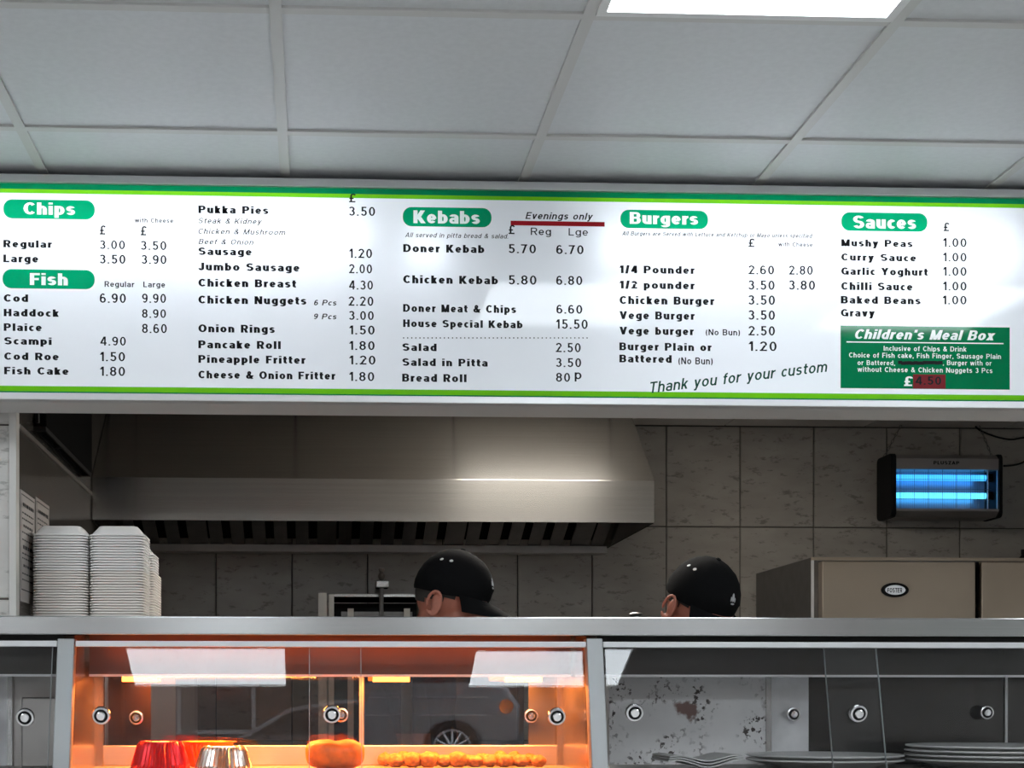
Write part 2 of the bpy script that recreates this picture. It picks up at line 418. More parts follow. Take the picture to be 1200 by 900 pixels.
# ---- lettering drawn from strokes: stems, bars, arcs and diagonals, so any weight can be cut
def glyph(ch, hx, hy):
    """polygons (lists of 2-D points) of one character; capital height 1; hx, hy half stroke widths"""
    P = []; xh = .73
    def V(x, a, b): P.append([(x-hx, a), (x+hx, a), (x+hx, b), (x-hx, b)])
    def Z(y, a, b): P.append([(a, y-hy), (b, y-hy), (b, y+hy), (a, y+hy)])
    def D(x0, y0, x1, y1):
        L = math.hypot(x1-x0, y1-y0); k = hx*L/max(abs(y1-y0), .25*L)
        P.append([(x0-k, y0), (x0+k, y0), (x1+k, y1), (x1-k, y1)])
    def A(cx, cy, rx, ry, a0, a1):
        n = max(4, int(abs(a1-a0)/22)); o = []; i = []
        for k in range(n+1):
            t = math.radians(a0+(a1-a0)*k/n); c, s_ = math.cos(t), math.sin(t)
            o.append((cx+(rx+hx)*c, cy+(ry+hy)*s_)); i.append((cx+max(rx-hx, .012)*c, cy+max(ry-hy, .012)*s_))
        for k in range(n): P.append([i[k], o[k], o[k+1], i[k+1]])
    def O(x0, x1, y0, y1, a0=0, a1=360): A((x0+x1)/2, (y0+y1)/2, (x1-x0)/2-hx, (y1-y0)/2-hy, a0, a1)
    def S(W, T):
        m = T*.51; ry1 = (T-hy-m)/2; ry0 = (m-hy)/2
        A(W/2, T-hy-ry1, W/2-hx, ry1, 25, 270); A(W/2, hy+ry0, W/2-hx, ry0, 90, -155)
    def arch(x0, x1, T): A((x0+x1)/2, T-.30, (x1-x0)/2-hx, .30-hy, 0, 180); V(x1-hx, 0, T-.30)
    W = .64
    if ch == ' ': return .34, P
    elif ch == 'a':
        W = .60; V(W-hx, 0, xh-.22); A(W/2, xh-.22, W/2-hx, .22-hy, 0, 165); m = .455-hy
        A(.23, (m+hy)/2, .23-hx, (m-hy)/2, 90, 270); Z(m, .23, W-hx); Z(hy, .23, W-hx-.02)
    elif ch == 'b': V(hx, 0, 1); O(0, W, 0, xh)
    elif ch == 'c': W = .60; O(0, W, 0, xh, 42, 318)
    elif ch == 'd': V(W-hx, 0, 1); O(0, W, 0, xh)
    elif ch == 'e': W = .62; O(0, W, 0, xh, 0, 322); Z(xh/2-.01, hx, W-hx*.6)
    elif ch == 'f': W = .38; V(.18, 0, .8); A(.38, .80, .20, .2-hy, 90, 180); Z(xh-hy, 0, W)
    elif ch == 'g': V(W-hx, -.04, xh); O(0, W, 0, xh); A(W/2, -.04, W/2-hx, .21-hy, 0, -155)
    elif ch == 'h': W = .62; V(hx, 0, 1); arch(0, W, xh)
    elif ch == 'i': W = 2*hx; V(hx, 0, xh); V(hx, .85, 1)
    elif ch == 'k': W = .60; V(hx, 0, 1); D(hx*1.6, .26, W-hx*1.2, xh); D(.28, .42, W-hx*1.1, 0)
    elif ch == 'l': W = 2*hx; V(hx, 0, 1)
    elif ch == 'm': W = .98; V(hx, 0, xh); arch(0, W/2+hx, xh); arch(W/2-hx, W, xh)
    elif ch == 'n': W = .62; V(hx, 0, xh); arch(0, W, xh)
    elif ch == 'o': W = .66; O(0, W, 0, xh)
    elif ch == 'p': V(hx, -.25, xh); O(0, W, 0, xh)
    elif ch == 'r': W = .40; V(hx, 0, xh); A(.40, xh-.32, .40-hx, .32-hy, 88, 180)
    elif ch == 's': W = .56; S(W, xh)
    elif ch == 't': W = .40; V(.18, .2, .94); Z(xh-hy, 0, W); A(.38, .2, .20, .2-hy, 180, 272)
    elif ch == 'u': W = .62; V(hx, .3, xh); A(W/2, .30, W/2-hx, .30-hy, 180, 360); V(W-hx, 0, xh)
    elif ch == 'v': W = .62; D(hx, xh, W/2, 0); D(W-hx, xh, W/2, 0)
    elif ch == 'w': W = .92; D(hx, xh, W*.27, 0); D(W/2, xh, W*.27, 0); D(W/2, xh, W*.73, 0); D(W-hx, xh, W*.73, 0)
    elif ch == 'x': W = .62; D(hx, xh, W-hx, 0); D(W-hx, xh, hx, 0)
    elif ch == 'y': W = .62; D(hx, xh, W/2, 0); D(W-hx, xh, W/2-.12, -.25); Z(-.25+hy, .05, W/2-.12)
    elif ch == 'A': W = .84; D(hx, 0, W/2, 1); D(W-hx, 0, W/2, 1); Z(.28, .2, W-.2)
    elif ch in 'BPR':
        W = .74; V(hx, 0, 1); m = .52 if ch == 'B' else .47; c = W-.30
        Z(1-hy, 0, c); Z(m, 0, c); A(c, (m+1-hy)/2, W-hx-c-(.03 if ch == 'B' else 0), (1-hy-m)/2, -90, 90)
        if ch == 'B': Z(hy, 0, c); A(c, (m+hy)/2, W-hx-c, (m-hy)/2, -90, 90)
        if ch == 'R': D(.42, m, W-hx, 0)
    elif ch == 'C': W = .82; O(0, W, 0, 1, 42, 318)
    elif ch == 'D': W = .80; V(hx, 0, 1); Z(1-hy, 0, .38); Z(hy, 0, .38); A(.38, .5, W-hx-.38, .5-hy, -90, 90)
    elif ch == 'E': W = .66; V(hx, 0, 1); Z(1-hy, 0, W); Z(.52, 0, W-.05); Z(hy, 0, W)
    elif ch == 'F': W = .62; V(hx, 0, 1); Z(1-hy, 0, W); Z(.50, 0, W-.06)
    elif ch == 'G': W = .84; O(0, W, 0, 1, 42, 335); Z(.44, .48, W); V(W-hx, 0, .44)
    elif ch == 'H': W = .76; V(hx, 0, 1); V(W-hx, 0, 1); Z(.52, 0, W)
    elif ch == 'I': W = 2*hx; V(hx, 0, 1)
    elif ch == 'J': W = .58; V(W-hx, .28, 1); A(W/2, .28, W/2-hx, .28-hy, 180, 360)
    elif ch == 'K': W = .78; V(hx, 0, 1); D(hx*1.7, .30, W-hx*1.3, 1); D(.34, .50, W-hx, 0)
    elif ch == 'L': W = .60; V(hx, 0, 1); Z(hy, 0, W)
    elif ch == 'M': W = .92; V(hx, 0, 1); V(W-hx, 0, 1); D(hx, 1, W/2, 0); D(W-hx, 1, W/2, 0)
    elif ch == 'N': W = .78; V(hx, 0, 1); V(W-hx, 0, 1); D(hx, 1, W-hx, 0)
    elif ch == 'O': W = .86; O(0, W, 0, 1)
    elif ch == 'S': W = .74; S(W, 1)
    elif ch == 'T': W = .70; V(W/2, 0, 1); Z(1-hy, 0, W)
    elif ch == 'U': W = .76; V(hx, .3, 1); V(W-hx, .3, 1); A(W/2, .3, W/2-hx, .3-hy, 180, 360)
    elif ch == 'V': W = .80; D(hx, 1, W/2, 0); D(W-hx, 1, W/2, 0)
    elif ch == 'Y': W = .80; V(W/2, 0, .45); D(hx, 1, W/2, .42); D(W-hx, 1, W/2, .42)
    elif ch == 'Z': W = .70; Z(1-hy, 0, W); Z(hy, 0, W); D(hx*1.6, hy, W-hx*1.6, 1-hy)
    elif ch == '0': W = .60; O(0, W, 0, 1)
    elif ch == '1': W = .36; V(W-hx, 0, 1); D(.08, .70, W-hx*1.4, .97)
    elif ch == '2': W = .60; A(W/2, .71, W/2-hx, .29-hy, -28, 168); D(W-hx*1.9, .60, hx*1.7, hy); Z(hy, 0, W)
    elif ch == '3': W = .60; m = .53; A(W/2-.01, (m+1-hy)/2, W/2-hx-.02, (1-hy-m)/2, 155, -90); A(W/2, (m+hy)/2, W/2-hx, (m-hy)/2, 90, -155)
    elif ch == '4': W = .64; V(.47, 0, 1); Z(.27, 0, W); D(hx, .30, .43, 1)
    elif ch == '5': W = .60; Z(1-hy, .10, W-.05); V(.10+hx*.8, .48, 1); A(W/2, .33, W/2-hx, .33-hy, 132, -155)
    elif ch in '69':
        W = .60; O(0, W, 0, .64); A(W/2, .52, W/2-hx, .48-hy, 48, 180); V(hx, .30, .54)
        if ch == '9': P[:] = [[(W-x, 1-y) for x, y in q] for q in P]
    elif ch == '7': W = .58; Z(1-hy, 0, W); D(.17, 0, W-hx*1.5, 1-hy)
    elif ch == '8': W = .60; m = .53; A(W/2, (m+1-hy)/2, W/2-hx-.02, (1-hy-m)/2, 0, 360); A(W/2, (m+hy)/2, W/2-hx, (m-hy)/2, 0, 360)
    elif ch == '£': W = .62; A(.40, .74, .19, .26-hy, 15, 180); V(.21, .08, .74); Z(hy, 0, W); Z(.45, .03, .46)
    elif ch == '&': W = .80; O(.14, .58, .50, 1); A(.31, .29, .31-hx, .29-hy, 95, 335); D(.28, .66, W-hx, 0); D(.50, .10, .70, .46)
    elif ch == '.': W = 2*hx; V(hx, 0, 2*hy)
    elif ch == ',': W = 2*hx; V(hx, 0, 2*hy); D(hx*1.3, 0, hx*.6, -.13)
    elif ch == "'": W = 2*hx; V(hx, .72, 1)
    elif ch == '/': W = .44; D(hx, -.05, W-hx, 1.05)
    elif ch == '(': W = .28; A(.30, .40, .30-hx, .62-hy, 115, 245)
    elif ch == ')': W = .28; A(-.02, .40, .30-hx, .62-hy, -65, 65)
    else: raise ValueError('no glyph for '+ch)
    if ch in 'Cc': W -= .07
    return W, P
def text_polys(s, x0, x1, ytop, ybase, hx, hy, shear, Y, rot=0.0, sp=.17):
    """polygons in (x, z) of plane Y whose ink spans px x0..x1, capitals from ytop to ybase"""
    u = 0; raw = []
    for ch in s:
        w, P = glyph(ch, hx, hy)
        for q in P: raw.append([(x+u+shear*y, y) for x, y in q])
        u += w+sp
    m0 = min(x for q in raw for x, y in q); m1 = max(x for q in raw for x, y in q)
    xm = (x0+x1)/2; X0, X1 = ax(x0, Y), ax(x1, Y); Z0 = az(xm, ybase, Y); Z1 = az(xm, ytop, Y)
    kx = (X1-X0)/(m1-m0); kz = Z1-Z0; c, s_ = math.cos(math.radians(rot)), math.sin(math.radians(rot)); Xm = (X0+X1)/2
    out = []
    for q in raw:
        p = [(X0+(x-m0)*kx-Xm, y*kz) for x, y in q]
        out.append([(Xm+x*c-z*s_, Z0+x*s_+z*c) for x, z in p])
    return out
def ccw(q):
    a = sum(q[i][0]*q[(i+1) % len(q)][1]-q[(i+1) % len(q)][0]*q[i][1] for i in range(len(q)))
    return q if a > 0 else q[::-1]
def text(s, x0, x1, ytop, ybase, mat=None, weight=(.06, .05), shear=0.0, Y=None, parent=None, rot=0.0, depth=.0007, sp=.17):
    Y = Y or PF; m = MB()
    for q in text_polys(s, x0, x1, ytop, ybase, weight[0], weight[1], shear, Y, rot, sp):
        q = ccw(q); m.add([(x, Y-depth, z) for x, z in q], [tuple(range(len(q)))])
    o = obj('lettering', m, mat or INK, parent or sign)
    return o
def printed_plate(name, outline, lettering, green, white, y):
    """a film plate with the lettering cut clean out of it and white film in the cut-outs"""
    from mathutils.geometry import delaunay_2d_cdt
    verts = []; faces = []
    for q in [outline]+lettering:
        q = ccw(q); faces.append(list(range(len(verts), len(verts)+len(q)))); verts += [Vector(p) for p in q]
    V_, E_, Fc, ov, oe, of = delaunay_2d_cdt(verts, [], faces, 1, 1e-6)
    res = []
    for pick in (0, 1):
        m = MB(); fs = [f for f, o in zip(Fc, of) if 0 in o and ((len(o) > 1) == bool(pick))]
        m.add([(v.x, y, v.y) for v in V_], fs); res.append(m)
    p = obj(name, res[0], green, sign)
    obj('lettering', res[1], white, p).location = (0, 0, 0)
    return p

# ------------------------------------------------------------------ menu sign
SZ0, SZ1 = EYE+.751, EYE+1.308
SX0, SX1 = -1.10, 2.22
sign = thing('menu_sign', 'long white backlit menu sign with green borders hanging above the counter', 'sign', (0.5, YS, SZ0))
PF = YS+.006                                # plane of the printed face
fz0 = SZ0+.0175; fz1 = SZ1-.021
obj('top_rail', B((SX0, YS-.004, fz1), (SX1, YS+.03, SZ1)), ALU, sign, bevel=.002)
obj('bottom_rail', B((SX0, YS-.004, SZ0), (SX1, YS+.03, fz0)), ALU_RAIL, sign, bevel=.002)  # paler metal than the top rail: its stronger lighting put into the colour
obj('end_cap', B((SX0-.02, YS-.004, SZ0), (SX0, YS+.165, SZ1)), ALU, sign)
obj('end_cap', B((SX1, YS-.004, SZ0), (SX1+.02, YS+.165, SZ1)), ALU, sign)
bx = MB(); bx.box((SX0, YS+.155, SZ0), (SX1, YS+.165, SZ1)); bx.box((SX0, YS+.03, SZ1-.006), (SX1, YS+.155, SZ1)); bx.box((SX0, YS+.03, SZ0), (SX1, YS+.155, SZ0+.006))
obj('casing', bx, pbr('sign_casing', (.80, .79, .78), .5), sign)
TUBE = emitter('sign_tube_glow', (.86, .935, 1.0), TUBE_E)
ztube = az(600, 283, YS)-0
for px0, px1, dz in ((-330, 428, .012), (475, 520, -.02), (700, 1178, -.004)):
    a = ax(px0, YS+.085); b = ax(px1, YS+.085); a = max(a, SX0+.03)
    tb = obj('tube', MB().tube([(a, YS+.085, ztube+dz), (b, YS+.085, ztube+dz)], .013, 10), TUBE, sign)
    obj('tube_cap', B((a-.012, YS+.07, ztube+dz-.015), (a, YS+.10, ztube+dz+.015)), WHITE, sign)
    obj('tube_cap', B((b, YS+.07, ztube+dz-.015), (b+.012, YS+.10, ztube+dz+.015)), WHITE, sign)
ACR = film('acrylic_white', (.89, .90, .93), .40)
ACR_G = film('acrylic_green', (.0, .27, .115), .5)
ACR_DG = film('acrylic_dark_green', (.0, .165, .06), .5)
ACR_L = film('acrylic_lime', (.14, .48, .01), .5)
INK = pbr('ink_black', (.004, .004, .006), .5, spec=.2)
INK_G = pbr('ink_green', (.0, .06, .035), .5, spec=.2)
INK_GREY = pbr('ink_grey', (.012, .012, .014), .5, spec=.2)
INK_PALE = pbr('ink_pale_grey', (.05, .05, .055), .5, spec=.2)
INK_W = film('print_white', (.88, .92, .90), .35)
INK_R = pbr('print_red', (.40, .004, .012), .5, spec=.15)
INK_DR = pbr('sticker_red', (.17, .008, .012), .5, spec=.15)
def quad_xz(x0, x1, z0, z1, y): return MB().add([(x0, y, z0), (x1, y, z0), (x1, y, z1), (x0, y, z1)], [(0, 1, 2, 3)])
g1 = fz1-.0137; g2 = g1-.0100          # dark green then lime
b1 = fz0+.005; b2 = b1+.0130
obj('border_stripe', quad_xz(SX0, SX1, g1, fz1+.001, PF), ACR_DG, sign)
obj('border_stripe', quad_xz(SX0, SX1, g2, g1, PF), ACR_L, sign)
obj('border_stripe', quad_xz(SX0, SX1, b1, b2, PF), ACR_L, sign)
obj('border_stripe', quad_xz(SX0, SX1, fz0-.001, b1, PF), ACR_DG, sign)
def pill(px0, px1, py0, py1):
    xm = (px0+px1)/2; a = at(px0, (py0+py1)/2, PF); b = at(px1, (py0+py1)/2, PF)
    z1 = az(xm, py0, PF); z0 = az(xm, py1, PF); r = (z1-z0)/2*.92; pts = []
    for cx, cz, s in ((b.x-r, z1-r, 0), (a.x+r, z1-r, 90), (a.x+r, z0+r, 180), (b.x-r, z0+r, 270)):
        for k in range(7):
            t = math.radians(s+15*k); pts.append((cx+r*math.cos(t), cz+r*math.sin(t)))
    return pts
PILLS = [('Chips', 4, 111, 234.2, 256.6), ('Fish', 3, 111, 316, 338.4), ('Kebabs', 472, 576, 243.2, 265.8), ('Burgers', 727, 829.7, 246.4, 267.9), ('Sauces', 986, 1086.7, 249.4, 271)]
pill_pts = [pill(*p[1:]) for p in PILLS]
mbx0, mbx1 = ax(985, PF), ax(1183.3, PF); mbz1 = az(1084, 382.6, PF); mbz0 = az(1084, 455.8, PF)
meal = [(mbx0, mbz0), (mbx1, mbz0), (mbx1, mbz1), (mbx0, mbz1)]
from mathutils.geometry import delaunay_2d_cdt
pv = []; pf = []
for q in [[(SX0, b2), (SX1, b2), (SX1, g2), (SX0, g2)], meal]+pill_pts:
    q = ccw(q); pf.append(list(range(len(pv), len(pv)+len(q)))); pv += [Vector(p) for p in q]
V_, E_, Fc, ov, oe, of = delaunay_2d_cdt(pv, [], pf, 1, 1e-6)
obj('panel', MB().add([(v.x, PF, v.y) for v in V_], [f for f, o in zip(Fc, of) if o == [0]]), ACR, sign)
def poly_xz(pts, y): return MB().add([(x, y, z) for x, z in pts], [tuple(range(len(pts)))])
HEAD = (.135, .088)
HEADTXT = (('Chips', 27.5, 88, 237.4, 251.6), ('Fish', 35, 79.5, 320.2, 334.2), ('Kebabs', 484.5, 562.3, 247, 262), ('Burgers', 738, 818, 249, 262.8), ('Sauces', 999.7, 1073.5, 253, 268))
for h, pts in zip(HEADTXT, pill_pts):
    tag(printed_plate('heading_plate', pts, text_polys(*h, *HEAD, 0, PF, sp=.10), ACR_G, INK_W, PF), 'green rounded heading plate reading '+h[0])
mt = text_polys("Children's Meal Box", 1002, 1166.5, 386.6, 398, .125, .085, .25, PF, sp=.11)
for r in (('Inclusive of Chips & Drink', 1035.6, 1132.5, 405.8, 411.5), ('Choice of Fish cake, Fish Finger, Sausage Plain', 995, 1173, 414, 419.7), ('or Battered,', 1005, 1049, 422.3, 427.9),
          (', Burger with or', 1104.8, 1162, 422.5, 428.1), ('without Cheese & Chicken Nuggets 3 Pcs', 1005, 1163, 430.6, 436.4)):
    mt += text_polys(*r, .092, .072, 0, PF)
mt += text_polys('£', 1059.5, 1070, 441, 452.4, .11, .08, 0, PF)
mt.append([(ax(992, PF), az(1084, 402.3, PF)), (ax(1176, PF), az(1084, 402.3, PF)), (ax(1176, PF), az(1084, 401, PF)), (ax(992, PF), az(1084, 401, PF))])
tag(printed_plate('offer_plate', meal, mt, ACR_DG, INK_W, PF), "green rectangular panel with the children's meal offer")
BD = (.136, .096); LIGHT = (.080, .07); MED = (.092, .078)
def item(s, x0, x1, yt, yb, bold=BD): text(s, x0, x1, yt, yb, INK, bold)
def price(s, x0, x1, yt, yb): text(s, x0, x1, yt, yb, INK, (.084, .07), sp=.2)
for r in (('Regular', 4, 61, 281.6, 290.2), ('Large', 4, 45, 298.6, 307.6), ('Cod', 4.5, 33, 345, 353.8), ('Haddock', 4.5, 69, 362.4, 371),
          ('Plaice', 4.5, 49, 379.2, 388), ('Scampi', 5, 60.5, 395.4, 404), ('Cod Roe', 5, 69, 413.4, 422), ('Fish Cake', 5, 80.5, 430.4, 439),
          ('Pukka Pies', 232.5, 314.5, 241.6, 250.4), ('Sausage', 232.5, 295, 290.4, 299.2), ('Jumbo Sausage', 232.5, 351, 308.6, 317.6),
          ('Chicken Breast', 232.5, 347, 327.4, 336.5), ('Chicken Nuggets', 232.5, 359, 347.2, 356.4), ('Onion Rings', 232.5, 322, 380.6, 389.8),
          ('Pancake Roll', 232.5, 329, 399.5, 408.6), ('Pineapple Fritter', 232.5, 358, 416.8, 425.8), ('Cheese & Onion Fritter', 232.5, 393, 435.2, 444.2),
          ('Doner Kebab', 472.5, 567.5, 286.8, 296), ('Chicken Kebab', 472.5, 583.5, 323.2, 332.6), ('Doner Meat & Chips', 472.4, 604.7, 357.2, 366.2),
          ('House Special Kebab', 472.4, 612.3, 375.2, 384), ('Salad', 471.5, 511.6, 402.6, 411.4), ('Salad in Pitta', 471.5, 571.4, 420.4, 429.2), ('Bread Roll', 471.3, 546.7, 438.4, 447.6),
          ('1/4 Pounder', 726, 814, 311.7, 320.6), ('1/2 pounder', 726, 814, 329.7, 338.6), ('Chicken Burger', 726, 837, 347.6, 356.9), ('Vege Burger', 726, 814, 365.2, 374.4),
          ('Vege burger', 726, 813, 383.4, 392.4), ('Burger Plain or', 725.8, 833.8, 402, 411), ('Battered', 725.8, 787, 416, 425),
          ('Mushy Peas', 985.7, 1069.3, 281, 289.2), ('Curry Sauce', 985.7, 1073.5, 297.6, 306), ('Garlic Yoghurt', 985.7, 1087, 314, 322.6), ('Chilli Sauce', 985.7, 1069.3, 331.2, 340.2),
          ('Baked Beans', 985.3, 1078.7, 347.5, 356.2), ('Gravy', 985.3, 1025, 362.4, 371)):
    item(*r)
for r in (('3.00', 117, 146.5, 281.8, 292), ('3.50', 165, 195, 282.6, 293), ('3.50', 117, 147, 298.6, 309), ('3.90', 166, 195, 299, 309.4),
          ('6.90', 117, 147.5, 344, 355), ('9.90', 166.5, 194.5, 344.3, 355), ('8.90', 166.5, 194.5, 362.4, 372.6), ('8.60', 166.5, 195.5, 379.6, 390.4),
          ('4.90', 117.5, 147.5, 394.6, 405), ('1.50', 117, 146.5, 412.6, 423.4), ('1.80', 117, 146.5, 429.8, 440.6),
          ('3.50', 409, 439.5, 242.4, 253), ('1.20', 409, 436, 291.6, 302.4), ('2.00', 409, 436, 309.8, 320.4), ('4.30', 409, 437, 328.8, 339.4), ('2.20', 408.5, 437.5, 347.6, 358.4),
          ('3.00', 409, 438, 364.6, 375), ('1.50', 409, 439, 381.6, 392), ('1.80', 409, 439, 399.8, 410.2), ('1.20', 409, 440, 416.8, 427.2), ('1.80', 409, 438.5, 436, 446.6),
          ('5.70', 596, 628, 286.4, 296.8), ('6.70', 651.8, 683.8, 287.4, 297.8), ('5.80', 596, 628.6, 322.8, 333.6), ('6.80', 651.8, 682.3, 323.4, 334),
          ('6.60', 652, 682.3, 357.4, 367.6), ('15.50', 651.3, 688.6, 374.4, 385.4), ('2.50', 651.3, 680.4, 402, 412.8), ('3.50', 651.5, 681, 419.8, 430.2), ('80', 651.5, 668, 437, 447.5), ('p', 673.4, 681.4, 433.5, 444.5),
          ('2.60', 877, 907, 311.2, 321.6), ('2.80', 924.4, 952.3, 311.5, 322), ('3.50', 877, 907.6, 328.8, 339.6), ('3.80', 924.4, 955, 328.8, 339.6), ('3.50', 877, 908, 346.2, 357.2), ('3.50', 877, 908, 363.8, 374.8),
          ('2.50', 877, 908, 382.2, 393.2), ('1.20', 877, 910, 400.2, 411.4),
          ('1.00', 1104.7, 1132.5, 279.2, 289.5), ('1.00', 1104.7, 1132.5, 296.3, 306.5), ('1.00', 1104.7, 1132.5, 313, 323.2), ('1.00', 1104.7, 1132.5, 330.3, 340.5), ('1.00', 1104.2, 1132.5, 346.6, 356.8)):
    price(*r)
for r in ((117, 124, 264.2, 275), (165, 172, 265, 276), (877, 884.4, 279.6, 289.6), (1105.7, 1112.4, 261, 271)): text('£', *r, INK_GREY, MED)
for r in ((409, 417, 227, 237.2), (596, 603.4, 263.8, 274.4)): text('£', *r, INK, (.09, .07))
text('with Cheese', 158, 203, 255.8, 261, INK_PALE, MED); text('with Cheese', 912, 952, 284, 289, INK_PALE, MED)
text('Regular', 122.6, 157.5, 329.8, 336.4, INK_GREY, MED); text('Large', 168, 193.5, 330.2, 336.8, INK_GREY, MED)
text('Steak & Kidney', 232.5, 307, 256, 262.2, INK_GREY, LIGHT, .25, sp=.22); text('Chicken & Mushroom', 232.5, 334.5, 268.4, 274.8, INK_GREY, LIGHT, .25, sp=.22); text('Beef & Onion', 232.5, 297, 280.4, 286.6, INK_GREY, LIGHT, .25, sp=.22)
text('6 Pcs', 368, 394.5, 351.5, 358, INK, MED, .2); text('9 Pcs', 368, 394.5, 367.7, 374.2, INK, MED, .2)
text('Evenings only', 615.6, 695, 249.2, 257.2, INK, MED, .25); text('All served in pitta bread & salad.', 474.7, 595.4, 273.4, 278.8, INK_GREY, (.075, .06), .25)
text('Reg', 622, 645.7, 267, 275.6, INK, (.07, .06)); text('Lge', 666.3, 689, 267.6, 276.2, INK_GREY, (.07, .06))
text('All Burgers are Served with Lettuce and Ketchup or Mayo unless specified', 729, 952, 272.6, 277.4, INK_PALE, MED, .25)
text('(No Bun)', 827, 867, 386, 393, INK, MED); text('(No Bun)', 795, 835, 419, 427, INK, MED)
text('Thank you for your custom', 762.5, 971, 435.2, 448.0, INK_G, (.085, .07), .28, rot=7.4, sp=.14)
text('4.50', 1072.5, 1102.6, 441.4, 451, INK, (.09, .075), depth=.0016)
def px_rect(x0, x1, y0, y1, Y): 
    xm = (x0+x1)/2; return quad_xz(ax(x0, Y), ax(x1, Y), az(xm, y1, Y), az(xm, y0, Y), Y)
tag(obj('price_sticker', px_rect(1070, 1108, 438.8, 455.6, PF-.0008), INK_DR, sign), 'dark red sticker under the meal price')
blk = MB(); n = 14
for k in range(n):
    a = 1053+(1104-1053)*k/n; yy = 425.2+random.uniform(-.5, .5)
    q = px_rect(a-.6, a+51/n+.6, yy-2.0, yy+2.0, PF-.0013); blk.add(q.v, q.f)
tag(obj('crossed_out_text', blk, INK, sign), 'black marker line striking out one item')
tag(obj('red_tape', px_rect(598.4, 708.6, 259.4, 264.8, PF-.0006), INK_R, sign), 'red tape strip under Evenings only')
dots = MB()
for k in range(46):
    x = 473+k*(688-473)/45; c = at(x, 396, PF-.0007); r = .0017
    dots.add([(c.x+r*math.cos(t*math.pi/4), c.y, c.z+r*math.sin(t*math.pi/4)) for t in range(8)], [tuple(range(8))])
obj('dotted_line', dots, INK, sign)

# ------------------------------------------------------------------ extractor hood
YH = 5.084
hx0 = XL+.006; hx1 = ax(767, YH); hz0 = EYE+.635; hz1 = EYE+.784; ty = 5.56; tz = KCEIL-.001
hood = thing('extractor_hood', 'large brushed steel extractor hood with a sloped canopy over the fryers', 'hood', ((hx0+hx1)/2, YH, hz0))
obj('front_band', B((hx0, YH, hz0), (hx1, YH+.012, hz1)), STEEL_HOOD, hood, bevel=.0015)
can = MB(); can.add([(hx0, YH+.002, hz1), (hx1, YH+.002, hz1), (hx1, ty, tz), (hx0, ty, tz), (hx0, YH+.014, hz1-.004), (hx1, YH+.014, hz1-.004), (hx1, ty+.012, tz), (hx0, ty+.012, tz)],
    [(0, 1, 2, 3), (7, 6, 5, 4), (0, 4, 5, 1), (1, 5, 6, 2), (2, 6, 7, 3), (3, 7, 4, 0)])
obj('canopy', can, STEEL_HOOD, hood)
for x, s in ((hx0, 1), (hx1, -1)):
    obj('side_panel', MB().extrude([(YH+.012, hz0), (YB-.01, hz0), (YB-.01, tz), (ty+.012, tz), (YH+.014, hz1-.004)], 0, x, x+s*.004), STEEL_HOOD, hood)
# filter bank sloping up towards the front
fa = Vector((0, 5.90, EYE+.640)); fb = Vector((0, 5.30, EYE+.885)); sl = (fb-fa).normalized(); nn = Vector((0, -sl.z, sl.y))*-1
fx0, fx1 = hx0+.02, hx1-.02
def bank(x0, x1, t0, t1, off, th):
    p = []
    for o in (off, off+th):
        for t, x in ((t0, x0), (t0, x1), (t1, x1), (t1, x0)):
            q = fa+sl*t+nn*o; p.append((x, q.y, q.z))
    return MB().hexa(p)
obj('filter_backing', bank(fx0, fx1, 0, .62, .03, .004), BLACKG, hood)
pitch = (ax(420, 5.85)-ax(395, 5.85)); x = ax(241, 5.85)-6*pitch; k = 0
while x < fx1-.02:
    w = pitch*.60 if k % 6 != 5 else pitch*.9
    a = max(x+pitch*.2, fx0); b = min(x+pitch*.2+w, fx1)
    if b-a > .01: obj('baffle', bank(a, b, .005, .61, .0, .006), STEEL_DARK, hood)
    x += pitch; k += 1
obj('drip_tray', B((hx0+.01, 5.89, EYE+.612), (ax(711, 5.9), 5.97, EYE+.642)), STEEL_DULL, hood, bevel=.002)

# black unit high on the left wall
bu = thing('wall_unit', 'black flat box unit fixed high on the steel wall left of the hood', 'unit', (XL+.02, 4.45, EYE+.75))
uz = EYE+.75
obj('housing', B((XL+.004, 4.06, uz+.012), (XL+.036, 4.88, KCEIL-.001)), BLACKG, bu, bevel=.004)
uf = MB()
for a_, b_ in (((XL+.004, 4.05), (XL+.009, 4.86)), ((XL+.031, 4.05), (XL+.036, 4.86)), ((XL+.009, 4.05), (XL+.031, 4.07)), ((XL+.009, 4.32), (XL+.031, 4.335)), ((XL+.009, 4.84), (XL+.031, 4.86))):
    uf.box((a_[0], a_[1], uz), (b_[0], b_[1], uz+.012))
obj('lower_frame', uf, BLACKM, bu)
obj('cable_stub', MB().tube([(XL+.014, 4.045, uz+.02), (XL+.014, 4.045, KCEIL-.002)], .006, 8), BLACK, bu)

